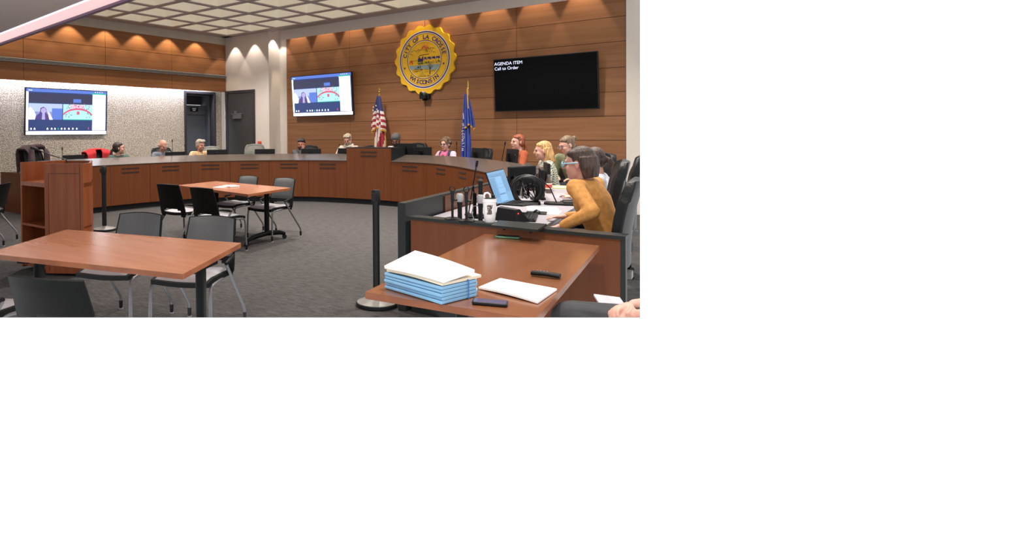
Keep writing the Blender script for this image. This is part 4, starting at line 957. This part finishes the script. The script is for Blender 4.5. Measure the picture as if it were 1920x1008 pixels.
p, f_ = S_(7.03); person('person in a grey knit cap, glasses and white shirt looking down', p, f_, 1.30, .36, .25, .40, shirt=cl('white_shirt', (232, 228, 240)), skin='skin3', hair='h_dark', style='none', extra=[('cap', cl('knit_grey', (92, 92, 90), sc_=60)), ('glasses', 'black', 1.3), ('beard', 'h_dark')], build=1.05)
p, f_ = S_(8.01); person('smiling person with curly hair, glasses and pink scarf', p, f_, 1.215, .15, .15, .05, shirt=cl('pink_sleeves', (240, 196, 214)), hair='h_ltbr', style='curly', skin='skin2', extra=[('glasses', 'silver', 1.2), ('vest', cl('navy_vest', (62, 66, 88))), ('scarf', check('pink_scarf', [(214, 92, 132), (190, 80, 130), (232, 150, 180)], 12))])
person('red haired person in a rust sweater in profile behind a monitor', (10.3, 4.20), (-.72, .62), 1.285, .12, .12, -.02, hl=(-.2, .40, .84), shirt=cl('rust_sweater', (158, 76, 42)), hair='h_red', style='tail', skin='skin2')
person('person with wavy blonde hair in a green plaid shirt', (8.85, 3.24), (-.55, .83), 1.195, .25, -.1, .1, shirt=check('green_plaid', [(70, 84, 76), (206, 200, 184), (110, 124, 104)], 10), hair='h_blond', style='wavy', skin='skin2', hl=(-.12, .35, .82), hr=(.22, .35, .82))
person('person with brown bun and glasses in an olive shirt leaning over a paper', (9.35, 3.07), (-.83, .25), 1.262, .42, -.40, .30, shirt=cl('olive_shirt', (126, 132, 98)), hair='h_ltbr', style='bun', extra=[('glasses', 'silver', 1.1), ('watch', -1)], hl=(-.17, .34, .80), hr=(.05, .40, .80), vox=.009, skin='skin2')
person('person in a light grey shirt hunched behind the mustard sweater', (6.85, 1.98), (-.15, .98), 1.16, .42, .2, .3, shirt=cl('light_grey_shirt', (206, 208, 216)), hair='h_brown', style='tail', skin='skin2', vox=.009)
LM = cl('mustard_knit', (206, 148, 78), (188, 128, 62), 30)
person('person in a mustard sweater with short brown hair and pale blue glasses', (5.16, 1.60), (.10, .99), 1.215, .40, .16, .10, hl=(-.36, .22, .775), hr=(.12, .40, .78), shirt=LM, hair='h_brown', style='bob', skin='skin2', vox=.007, build=1.12, shup=.02, pl=(-.35, -.9, -.2), extra=[('glasses', mat('pale_blue_frame', (150, 196, 216), .3), 1.9), ('necklace', 'denim')], curl=.3)

# person cut off at the lower right: dark trousers, clasped hands over a pale tablet on the lap
t = thing('person', 'seated person in dark trousers with clasped hands at the bottom right', 'person', (3.1, .45, 0))
b = MB()
b.caps((-.05, .05, .62), (-.10, .52, .605), .105, .092); b.caps((.20, -.10, .60), (.10, .36, .56), .095, .08); b.caps((-.09, .53, .575), (-.08, .50, .12), .08, .05); b.caps((.10, .36, .56), (.10, .40, .12), .07, .05)
b.caps((.0, -.2, .62), (0, -.25, 1.0), .16, .17, side=(1, 0, 0), flat=.7)
g = fuse('trousers', b, mat('black_trousers', (58, 60, 64), .85, var=.25, scale=5, stretch=(8, 1, 1)), t, .009, 3)
b = MB(); b.caps((.12, -.26, .95), (.10, .02, .74), .05, .04); b.caps((.10, .02, .74), (-.07, .25, .715), .038, .026); b.caps((-.2, -.26, .95), (-.26, 0, .74), .05, .04); b.caps((-.26, -.0, .74), (-.17, .21, .70), .038, .026)
hand(b, (-.085, .26, .715), (-.8, .45, -.1), (.3, .3, 1), 1, .75, .95); hand(b, (-.17, .22, .70), (.35, .9, .05), (-.4, .1, 1), 1, .8, .95)
b.caps((0, -.2, .9), (0, -.24, 1.05), .10, .12); b.caps((0, -.24, 1.05), (0, -.2, 1.25), .05, .05); b.ball((0, -.17, 1.36), (.08, .1, .12))
fuse('body', b, 'skin2', t, .0055, 3)

# ================================================================== COATS ON CHAIRS
def drape(name, label, chair, wd, top, col, mats, front=.34, back=.30, cat='coat'):
    """cloth hung over a chair back, in the chair's own frame"""
    t = thing(name, label, cat, chair.location, chair.rotation_euler.z)
    def fn(u, v):
        a = (u-.5)*2; w2 = wd/2*(1+.10*math.sin(u*19+v*4)*abs(v-.5))
        y0, z0 = -.33, top+.015-.07*a*a
        if v < .5: q = (.5-v)*2; return (a*w2, y0+.06+.10*min(1, q*4)+.02*math.sin(u*14)*q, z0-.02*0-front*max(0, q-.08)-.0)
        q = (v-.5)*2; return (a*w2, y0-.06-.04*min(1, q*4)-.02*math.sin(u*17+1)*q, z0-back*max(0, q-.08))
    return t, fn
t, fn = drape('coat', 'bright red coat hung over a chair left of the ponytailed person', c_red, .56, 1.17, None, None)
mb = MB(); mb.sheet(fn, 30, 30, .02, mask=lambda u, v: v < .44 and .40+.10*(v-.0) < u < .70-.1*v); obj('shell', mb, cl('red_wool', (196, 36, 44)), t, smooth=70)
t, fn = drape('coat', 'dark maroon coat hung over the chair behind the lectern', c_mar, .60, 1.26, None, None, .46, .5)
mb = MB(); mb.sheet(fn, 30, 30, .03, mask=lambda u, v: v < .45 and .22 < u < .72); obj('shell', mb, cl('maroon_wool', (74, 52, 56), (52, 38, 42)), t, smooth=70)
mb = MB(); mb.tube([(.22, -.16, 1.20), (.30, -.10, 1.02), (.33, -.06, .82), (.31, -.05, .62)], [.055, .07, .065, .05], 10); mb.tube([(-.18, -.18, 1.25), (-.05, -.16, 1.28), (.10, -.17, 1.27), (.2, -.18, 1.22)], [.03, .045, .045, .03], 10); obj('sleeve', mb, cl('maroon_sleeve', (72, 52, 58), (50, 38, 44)), t, smooth=True)
p, N = dp(7.32, 1.0); T = V((-N.y, N.x))
t = thing('vest', 'bright orange red vest hanging off the chair of the person in a knit cap', 'vest', (p.x, p.y, 0), yaw_of(-N.x, -N.y))
def vf(u, v):
    a = u; return (.10+.26*u-.05*v, -.20+.16*v+.02*math.sin(u*9), 1.17-.30*v-.10*u*(1-v))
mb = MB(); mb.sheet(vf, 16, 16, .02); mb.sheet(lambda u, v: (.20+.10*u, -.40+.03*math.sin(v*5), 1.20-.16*v), 8, 8, .02); obj('shell', mb, cl('orange_red', (236, 84, 70)), t, smooth=70)

# ================================================================== THINGS ON THE STAFF DESK
Z8 = .803
t = thing('tumbler', 'white travel tumbler with folding handle and dark printed emblem', 'cup', (4.475, 2.045, Z8))
mb = MB(); mb.lathe([(.001, 0), (.037, 0), (.040, .004), (.043, .06), (.052, .175), (.052, .181), (.001, .181)], n=36); mb.lathe([(.0525, .155), (.0535, .158), (.0525, .161)], n=36); obj('cup_body', mb, 'paper', t, smooth=True)
mb = MB(); mb.lathe([(.001, .181), (.050, .181), (.048, .187), (.001, .188)], n=30); obj('lid', mb, 'black', t, smooth=True)
mb = MB(); mb.lathe([(.001, .185), (.015, .185), (.015, .206), (.001, .208)], (.02, -.018, 0), 16); obj('spout', mb, 'black', t, smooth=True)
mb = MB(); mb.tube([(-.035, .025, .183), (-.036, .028, .205), (-.028, .022, .222), (-.014, .008, .224), (-.002, -.002, .212), (.002, -.006, .186)], .0075, 10); obj('handle', mb, 'paper', t, smooth=True)
mb = MB(); rn = random.Random(2); R0 = lambda z: .0375+.0006+.0155*z/.175*1.0
for k in range(220):
    a = math.radians(rn.uniform(180, 230)); z = rn.uniform(.062, .132); w_ = .020
    if abs(a-math.radians(205)) > math.radians(24)*(1.0-.25*math.sin((z-.06)/.07*PI)): continue
    rr = .0445+.0085*(z-.06)/.115+.0012; q = lambda da, dz: (rr*math.cos(a+da), rr*math.sin(a+da), z+dz)
    mb.add([q(-.045, 0), q(.045, 0), q(.045, .005), q(-.045, .005)], [(0, 1, 2, 3)], k % 2)
obj('printed_emblem', mb, [W['eye'], mat('emblem_brown', (120, 96, 90), .6)], t)
def mic_stand(x, y, label, h=.245):
    t = thing('microphone_stand', label, 'stand', (x, y, Z8), .4, 'desk microphone stands')
    mb = MB(); mb.lathe([(.001, 0), (.062, 0), (.063, .005), (.05, .012), (.015, .018), (.001, .018)], n=32); obj('base', mb, 'blackm', t, smooth=True)
    mb = MB(); mb.lathe([(.001, .015), (.010, .015), (.010, h*.55), (.013, h*.56), (.013, h*.80), (.008, h*.84), (.001, h*.84)], n=14); obj('pole', mb, 'black', t, smooth=True)
    mb = MB(); mb.box((0, 0, h*.86), (.018, .03, .03)); mb.tube([(0, .021*math.cos(a), h*.97+.021*math.sin(a)) for a in [math.radians(110+320*k/14) for k in range(15)]], .0045, 8); obj('clip', mb, 'black', t, smooth=True)
    mb = MB(); mb.caps((0, -.012, h*.62), (0, -.032, h*.62), .009, .009, 8); obj('knob', mb, 'black', t, smooth=True)
mic_stand(4.462, 2.352, 'empty black microphone stand, leftmost of the two on the desk ledge'); mic_stand(4.43, 2.215, 'empty black microphone stand beside the white tumbler', .25)
def mic_base(x, y, label):
    t = thing('wireless_microphone', label, 'microphone', (x, y, .742), .35, 'handheld microphones in charger bases')
    mb = MB(); mb.prism(rrect(0, 0, .11, .15, .02), 0, .028); obj('charger_base', mb, 'seatpad', t, bevel=.004)
    mb = MB(); mb.lathe([(.001, .028), (.019, .028), (.018, .12), (.022, .165), (.022, .17), (.001, .17)], n=18); obj('grip', mb, 'black', t, smooth=True)
    mb = MB(); mb.lathe([(.001, .17), (.024, .17), (.030, .19), (.030, .222), (.022, .238), (.001, .240)], n=18); obj('grille', mb, 'grille', t, smooth=True)
    mb = MB(); mb.tube([(.02, .05, .02), (.05, .075, .08), (.03, .06, .14), (0, .02, .15)], .004, 6); obj('cable', mb, 'silver', t, smooth=True)
mic_base(4.72, 2.42, 'silver topped handheld microphone, farther one behind the stands'); mic_base(4.72, 2.235, 'silver topped handheld microphone, nearer one beside the tumbler')
# laptop on a black stand
lt = thing('laptop', 'open laptop with a pale blue document window raised on a black stand', 'laptop', (5.45, 2.25, .74))
a0, a1, b0, b1 = V((-.14, .10, .094)), V((.23, .10, .109)), V((-.14, .205, .375)), V((.23, .205, .39))
Rr = (a1-a0).normalized(); Uu = (b0-a0); hh_ = Uu.length; Uu.normalize(); wd_ = (a1-a0).length
Rm = M((Rr, Uu, Rr.cross(Uu))).transposed(); cc = (a0+b1)/2
mb = MB(); mb.box(cc-Rr.cross(Uu)*.006, (wd_+.016, hh_+.02, .010), R=Rm); obj('lid', mb, 'black', lt, bevel=.003)
pl = Plane(cc, Rr, Uu); sw, sh_ = wd_/2, hh_/2
DMt = [emis('doc_blue', (112, 164, 204), 1), emis('doc_page', (134, 184, 236), 1), emis('doc_dark', (62, 92, 124), 1), emis('doc_mid', (98, 148, 190), 1)]
pl.rect(-sw, -sh_, sw, sh_, 0, .0005)
r = lambda x0, y0, x1, y1, m: pl.rect(-sw+2*sw*x0, -sh_+2*sh_*y0, -sw+2*sw*x1, -sh_+2*sh_*y1, m, .0012)
r(0, .86, 1, .93, 3); r(.1, .845, .75, .855, 2); r(.0, .78, .32, .79, 2); r(.36, .60, .70, .82, 1); r(.36, .48, .70, .58, 1); r(.34, .30, .72, .46, 1); r(.32, .265, .62, .285, 2); r(.30, .04, .70, .25, 1); r(.36, .03, .66, .045, 2); r(.0, .2, .28, .76, 3); r(.72, .3, .97, .84, 3)
obj('display', pl.mb, DMt, lt)
mb = MB(); mb.box(a0*.5+a1*.5+V((.0, -.115, -.008)), (wd_, .23, .014), R=M.Rotation(.04, 3, 'Y')); obj('keyboard_deck', mb, 'lam', lt, bevel=.003)
mb = MB()
for i in range(12):
    for j in range(5): mb.box(a0*.5+a1*.5+V((-.155+.028*i, -.03-.022*j, .003)), (.023, .017, .006), R=M.Rotation(.04, 3, 'Y'))
ky = obj('keys', mb, 'black', lt)
mb = MB(); mb.add([(-.31, -.08, 0), (-.22, -.16, 0), (-.19, .12, 0), (-.30, .12, 0), (-.30, -.06, .10), (-.27, -.09, .105), (-.22, .10, .115), (-.29, .10, .11)], [(3, 2, 1, 0), (4, 5, 6, 7), (0, 1, 5, 4), (1, 2, 6, 5), (2, 3, 7, 6), (3, 0, 4, 7)])
t = tag(obj('docking_stand', mb, 'black', bevel=.004), 'black wedge shaped stand with a red light under the laptop', 'stand'); t.location = (5.30, 2.12, .742)
t.rotation_euler.z = 0; mb = MB(); mb.ball((-.295, -.085, .07), .006); obj('indicator_light', mb, emis('red_led', (255, 40, 40), 2), t)
t = thing('keyboard', 'black desktop keyboard lying in front of the laptop', 'keyboard', (5.28, 2.06, .742), .31)
mb = MB(); mb.prism(rrect(0, 0, .44, .145, .012), 0, .016); obj('case', mb, 'black', t, bevel=.003)
mb = MB()
for i in range(17):
    for j in range(5): mb.box((-.2+.0248*i, -.052+.026*j, .020), (.020, .021, .008))
obj('keys', mb, 'lam', t)
def mouse(x, y, rz, label):
    t = thing('mouse', label, 'mouse', (x, y, .742), rz); mb = MB(); mb.ball((0, 0, .006), (.034, .058, .030)); obj('body', mb, 'black', t, smooth=True); mb = MB(); mb.tube([(0, .03, .034), (0, .02, .037), (0, .01, .037)], .004, 6); obj('scroll_wheel', mb, 'lam', t)
mb = MB(); mb.prism(rrect(0, 0, .22, .18, .02), 0, .004); t = tag(obj('mouse_pad', mb, 'black'), 'black mouse pad under the mouse', 'mouse pad'); t.location = (5.66, 2.13, .742); t.rotation_euler.z = .3
mouse(5.62, 2.11, -1.0, 'black mouse on a pad beside the keyboard'); bpy.data.objects[-1] if False else None
def sheet_of_paper(label, c, wd, ht, rz, m='paper', z=.742, th=.003, name='paper', grp=None):
    mb = MB(); mb.box((0, 0, th/2), (wd, ht, th)); o = tag(obj(name, mb, m), label, 'paper', grp); o.location = (*c, z); o.rotation_euler.z = rz; return o
sheet_of_paper('white paper sheet on the pale desk in front of the mustard sweater', (5.93, 2.17), .42, .28, .4); sheet_of_paper('cream paper slip lying partly under the white sheet on the desk', (5.78, 2.06), .28, .20, .2, 'paper2', .7385)
sheet_of_paper('yellow note pad under the hands of the person with a bun', (8.36, 2.84), .36, .30, .2, 'yellow', .742, .01, 'note_pad')
sheet_of_paper('white sheet lying behind the yellow note pad', (8.45, 2.62), .3, .3, .6, 'paper', .742)
monitor('monitor', 'edge on black monitor, nearer one on the staff desk', (6.85, 2.52, .742), yaw_of(.40, -.92), .50, .29, .045)
monitor('monitor', 'edge on black monitor, farther one beside the bottle', (7.85, 2.82, .742), yaw_of(.43, -.90), .50, .29, .06)
monitor('monitor', 'dark rectangular monitor on the staff desk behind the cable coil', (7.15, 2.86, .742), yaw_of(-.25, -.97), .5, .28, .06)
t = thing('bottle', 'clear drink bottle with a red and white label on the staff desk', 'bottle', (7.55, 2.69, .742))
mb = MB(); mb.lathe([(.001, 0), (.036, 0), (.038, .01), (.038, .13), (.02, .17), (.014, .20), (.001, .20)], n=20); obj('glass', mb, mat('brown_glass', (80, 66, 56), .1, spec=.8), t, smooth=True)
mb = MB(); mb.lathe([(.0385, .05), (.0395, .05), (.0395, .12), (.0385, .12)], n=20); mb.lathe([(.0396, .065), (.0402, .065), (.0402, .105), (.0396, .105)], n=20, m=1); obj('wrap', mb, ['paper2', mat('label_red', (214, 70, 62), .6)], t)
mb = MB(); mb.lathe([(.001, .195), (.017, .195), (.017, .222), (.001, .222)], n=14); obj('cap', mb, 'silver', t)
monitor('monitor', 'edge on black monitor standing left of the laptop', (5.11, 2.42, .742), yaw_of(.425, -.905), .24, .27, .06)
gooseneck('thin microphone rising over the left edge of the laptop', (5.16, 2.56, .742), (5.10, 2.45, 1.20), .02)
t = thing('cable_coil', 'large coil of black cable standing on the staff desk behind the laptop', 'cable', (6.30, 2.47, .742), yaw_of(.7, .3))
mb = MB(); rn = random.Random(1)
for k in range(5): mb.tube([((.135+.008*k*(-1)**k)*math.cos(a), .012*math.sin(3*a+k)+.01*(k-2), .15+(.13+.004*k)*math.sin(a)) for a in [2*PI*q/26 for q in range(26)]], .009, 6, loop=True)
obj('loop', mb, 'black', t, smooth=True)
mb = MB()
for k in range(9):
    P0 = [(rn.uniform(-.08, .10), rn.uniform(-.05, .05), .05+.2*rn.random()) for _ in range(4)]; mb.tube(P0, .006, 6)
mb.box((.0, .02, .012), (.26, .2, .024)); mb.box((.10, .02, .10), (.03, .03, .18)); obj('bracket', mb, 'blackm', t, smooth=True)
mb = MB()
for k in range(5): P0 = [(rn.uniform(-.07, .07), rn.uniform(-.05, .05), .06+.18*rn.random()) for _ in range(3)]; mb.tube(P0, .005, 6)
obj('plug', mb, 'silver', t, smooth=True)
t = thing('desk_microphone', 'black conference microphone on a flat base on the pale desk', 'microphone', (6.45, 2.22, .742), .3)
mb = MB(); mb.prism(rrect(0, 0, .20, .24, .06), 0, .018); obj('base', mb, 'black', t, bevel=.004); mb = MB(); mb.tube([(0, 0, .02), (.02, .06, .16), (.05, .16, .26)], .006, 8); obj('stem', mb, 'black', t)
t = thing('calculator', 'black keypad lying by the right edge of the pale desk', 'keypad', (6.52, 2.13, .742), .4)
mb = MB(); mb.prism(rrect(0, 0, .30, .13, .03), 0, .02); obj('case', mb, 'black', t, bevel=.006); mb = MB(); mb.prism(rrect(0, .0, .26, .09, .03), .02, .034); obj('top_cover', mb, 'lam', t, bevel=.004)
for k, (x, y, lb) in enumerate(((7.25, 2.98, 'tangled black equipment arm rising between monitors on the staff desk'), (7.9, 3.05, 'black equipment arm near the dais end, farthest on the desk'))):
    t = thing('equipment_arm', lb, 'arm', (x, y, .742), .4)
    mb = MB(); mb.tube([(0, 0, 0), (.0, 0, .20), (-.18, .05, .30), (-.36, .0, .18)], .014, 8); mb.box((0, 0, .01), (.16, .12, .02)); obj('bar', mb, 'blackm', t, smooth=True)
    mb = MB(); mb.box((-.10, .03, .27), (.24, .05, .05), R=M.Rotation(.5, 3, 'Y')); mb.caps((-.36, 0, .18), (-.44, 0, .16), .03, .03); obj('housing', mb, 'black', t, smooth=True)
    mb = MB(); mb.box((-.03, -.03, .22), (.02, .02, .05)); mb.box((.02, -.03, .16), (.02, .02, .06)); obj('connector', mb, 'silver', t)

# ================================================================== THINGS ON THE RIGHT TABLE
ZT = .742
fr_ = yaw_of(.24, .97)
bx0, by0 = V((2.42, 1.33)), V((2.51, 1.69)); dw = (by0-bx0).normalized(); dn = V((dw.y, -dw.x))
for k in range(5):
    j = [0, .006, -.003, .004, 0][k]; o_ = bx0+dn*j; mb = MB(); z0 = ZT+.0158*k
    L, D_ = .37, .235
    q = [(0, 0), (L, 0), (L, D_), (0, D_)]
    mb.box((L/2, D_/2, .0075), (L, D_, .0148))
    t = thing('folder', 'blue card folder, %s of the banded pile on the right table' % ('lowest', 'second from bottom', 'middle one', 'second from top', 'topmost')[k], 'folder', (o_.x, o_.y, z0), math.atan2(dw.y, dw.x)-0, 'banded pile of blue folders')
    b2 = MB(); b2.box((L/2, -D_/2, .0072), (L, D_, .0142)); b2.box((L/2, -.002, .0072), (L+.002, .006, .0125)); obj('cover', b2, 'bluef', t, bevel=.003)
    b2 = MB(); b2.box((L/2, -D_-.012, .008), (L-.05, .03, .007)); obj('paper_block', b2, 'paper2', t)
t = thing('elastic_band', 'blue elastic band wrapped round the blue folders', 'band', (bx0.x, bx0.y, ZT), math.atan2(dw.y, dw.x))
b2 = MB(); b2.tube([(-.006, -.17, -.0+.003), (-.006, -.17, .084), (.38, -.17, .084), (.38, -.17, .003)], .0035, 6, loop=True); obj('loop', b2, 'band', t)
def leafset(label, z0, dx, dy, L, D_, lift, tilt=0, th=.02, m='paper'):
    t = thing('paper_folder', label, 'folder', (bx0.x, bx0.y, z0), math.atan2(dw.y, dw.x)+tilt, 'white folders on top of the blue pile')
    def fn(u, v): return (dx+L*u, dy-D_*v, lift*v*u+lift*.4*v+.006*math.sin(u*3))
    b2 = MB(); b2.sheet(lambda u, v: V(fn(u, 1-v))+V((0, 0, th)), 10, 10, th); obj('cover', b2, m, t, smooth=30)
    return t
leafset('white folder directly on the blue pile', ZT+.082, .0, -.005, .36, .26, .0, 0, .012, 'paper2'); leafset('topmost open white folder on the blue pile', ZT+.097, -.01, .0, .37, .215, .034, .03, .014)
def pad(label, corners, n_=6):
    t = thing('paper_packet', label, 'paper', (*corners[0], ZT)); c0 = V(corners[0]); P = [V(c)-c0 for c in corners]
    def fn(u, v):
        p = P[0]*(1-u)*(1-v)+P[3]*u*(1-v)+P[2]*u*v+P[1]*(1-u)*v; return (p.x, p.y, .0+.006*math.sin(u*PI)*(1-v))
    b2 = MB(); b2.sheet(fn, 12, 8, -.009); obj('sheets', b2, 'paper', t)
    b2 = MB(); rn = random.Random(9); tx = MB()
    for k in range(15):
        v = .12+.055*k; u0 = .08; 
        if k in (3, 8): continue
        u1 = .35+.5*rn.random()
        q = [V(fn(a, b))+V((0, 0, .0105)) for a, b in ((u0, v), (u1, v), (u1, v+.014), (u0, v+.014))]; tx.add(q, [(0, 1, 2, 3)])
    obj('printed_lines', tx, mat('print_grey', (196, 192, 204), .7), t)
    return t
pad('white printed paper packet on the right table', [(2.774, 1.326), (3.01, 1.32), (2.971, 1.022), (2.691, 1.009)])
def slab(name, label, c, L, Wd, th, rz, body, face, cat='phone', parts=()):
    t = thing(name, label, cat, (*c, ZT), rz)
    b2 = MB(); b2.prism(rrect(0, 0, L, Wd, .012), 0, th); obj('case', b2, body, t, bevel=.003)
    b2 = MB(); b2.prism(rrect(0, 0, L-.012, Wd-.012, .008), th, th+.0008); obj('glass_screen', b2, face, t)
    for n_, (cx_, cy_, wx, wy), m_ in parts: b2 = MB(); b2.box((cx_, cy_, th+.0015), (wx, wy, .001)); obj(n_, b2, m_, t)
    return t
PH = mat('phone_glass', (92, 92, 122), .10, spec=.8, var=.1, scale=8)
slab('phone', 'black cased phone with a glossy screen near the papers', (2.565, 1.172), .150, .074, .012, math.atan2(-.153, .055), 'black', PH)
slab('phone', 'green cased phone lying at the far end of the right table', (4.238, 1.80), .165, .078, .012, math.atan2(-.174, .045), mat('green_case', (96, 150, 118), .5), mat('phone_dark', (50, 56, 54), .15), parts=[('camera_block', (-.045, 0, .03, .05), 'black')])
t = thing('remote_control', 'black remote control on the right table above the papers', 'remote', (3.212, 1.162, ZT), math.atan2(-.115, .01))
b2 = MB(); R_ = []
for k in range(9):
    x = -.072+.018*k; wd = .018+.004*math.sin(k/8*PI)+(.003 if k > 5 else 0); R_.append([(x, wd*math.cos(a), .013+.012*math.sin(a)+.003*math.sin(k/8*PI)) for a in [2*PI*q/12 for q in range(12)]])
b2.rings(R_); obj('shell', b2, 'shell', t, smooth=True)
b2 = MB()
for k in range(4): b2.ball((-.04+.016*k, 0, .028), (.005, .005, .003), n=8, k=5)
obj('button', b2, 'silver', t)
# papers on the far table
sheet_of_paper('white leaflet on the far table, lower flat one', (5.88, 6.70), .26, .15, .3, z=.741, grp=None); t = sheet_of_paper('folded white leaflet on the far table, upper one', (5.98, 6.62), .15, .20, -.2, z=.745, th=.012)
# pale laptop on the lap at the bottom right
mb = MB(); mb.box((0, 0, 0), (.13, .12, .012)); t = tag(obj('tablet', mb, mat('pale_tablet', (182, 178, 184), .5), bevel=.004), 'pale grey tablet lying on the lap at the bottom right', 'tablet'); t.location = (3.10, .82, .695); t.rotation_euler = (.1, -.12, .5)

# ================================================================== the model ends where the photograph ends: two section planes
def ray(x, y): return FW+RT*((x-CX)/FPX)-UP*((y-CY)/FPX)
n1 = ray(0, 595).cross(ray(1200, 595)).normalized(); n2 = ray(1200, 0).cross(ray(1200, 595)).normalized()
if n1.dot(UP) < 0: n1 = -n1
if n2.dot(RT) > 0: n2 = -n2
bpy.context.view_layer.update()
depth = lambda o: 0 if not o.parent else 1+depth(o.parent)
for o in sorted(sc.objects, key=depth, reverse=True):
    if o.type != 'MESH': continue
    dg = bpy.context.evaluated_depsgraph_get()
    bb = [o.matrix_world @ V(c) for c in o.bound_box]; cut = False; dead = False
    for n_ in (n1, n2):
        ds = [(p-EYE).dot(n_) for p in bb]
        if max(ds) < 0: dead = True
        elif min(ds) < 0: cut = True
    if not (cut or dead): continue
    if dead and not o.children: bpy.data.objects.remove(o); continue
    me = bpy.data.meshes.new_from_object(o.evaluated_get(dg)); bm = bmesh.new(); bm.from_mesh(me)
    for n_ in (n1, n2):
        inv = o.matrix_world.inverted(); co = inv @ EYE; no = (o.matrix_world.to_3x3().transposed() @ n_).normalized()
        g = bmesh.ops.bisect_plane(bm, geom=bm.verts[:]+bm.edges[:]+bm.faces[:], plane_co=co, plane_no=-no, clear_outer=True)
        ed = [e for e in g['geom_cut'] if isinstance(e, bmesh.types.BMEdge)]
        if ed and 'carpet' not in (o.data.materials[0].name if o.data.materials else ''):
            try: bmesh.ops.holes_fill(bm, edges=ed, sides=0)
            except Exception: pass
    if not bm.verts: 
        bm.free(); bpy.data.meshes.remove(me)
        if not o.children: bpy.data.objects.remove(o)
        continue
    bm.to_mesh(me); bm.free(); o.modifiers.clear(); o.data = me
for o in list(sc.objects):
    if o.type == 'EMPTY' and not o.children: bpy.data.objects.remove(o)
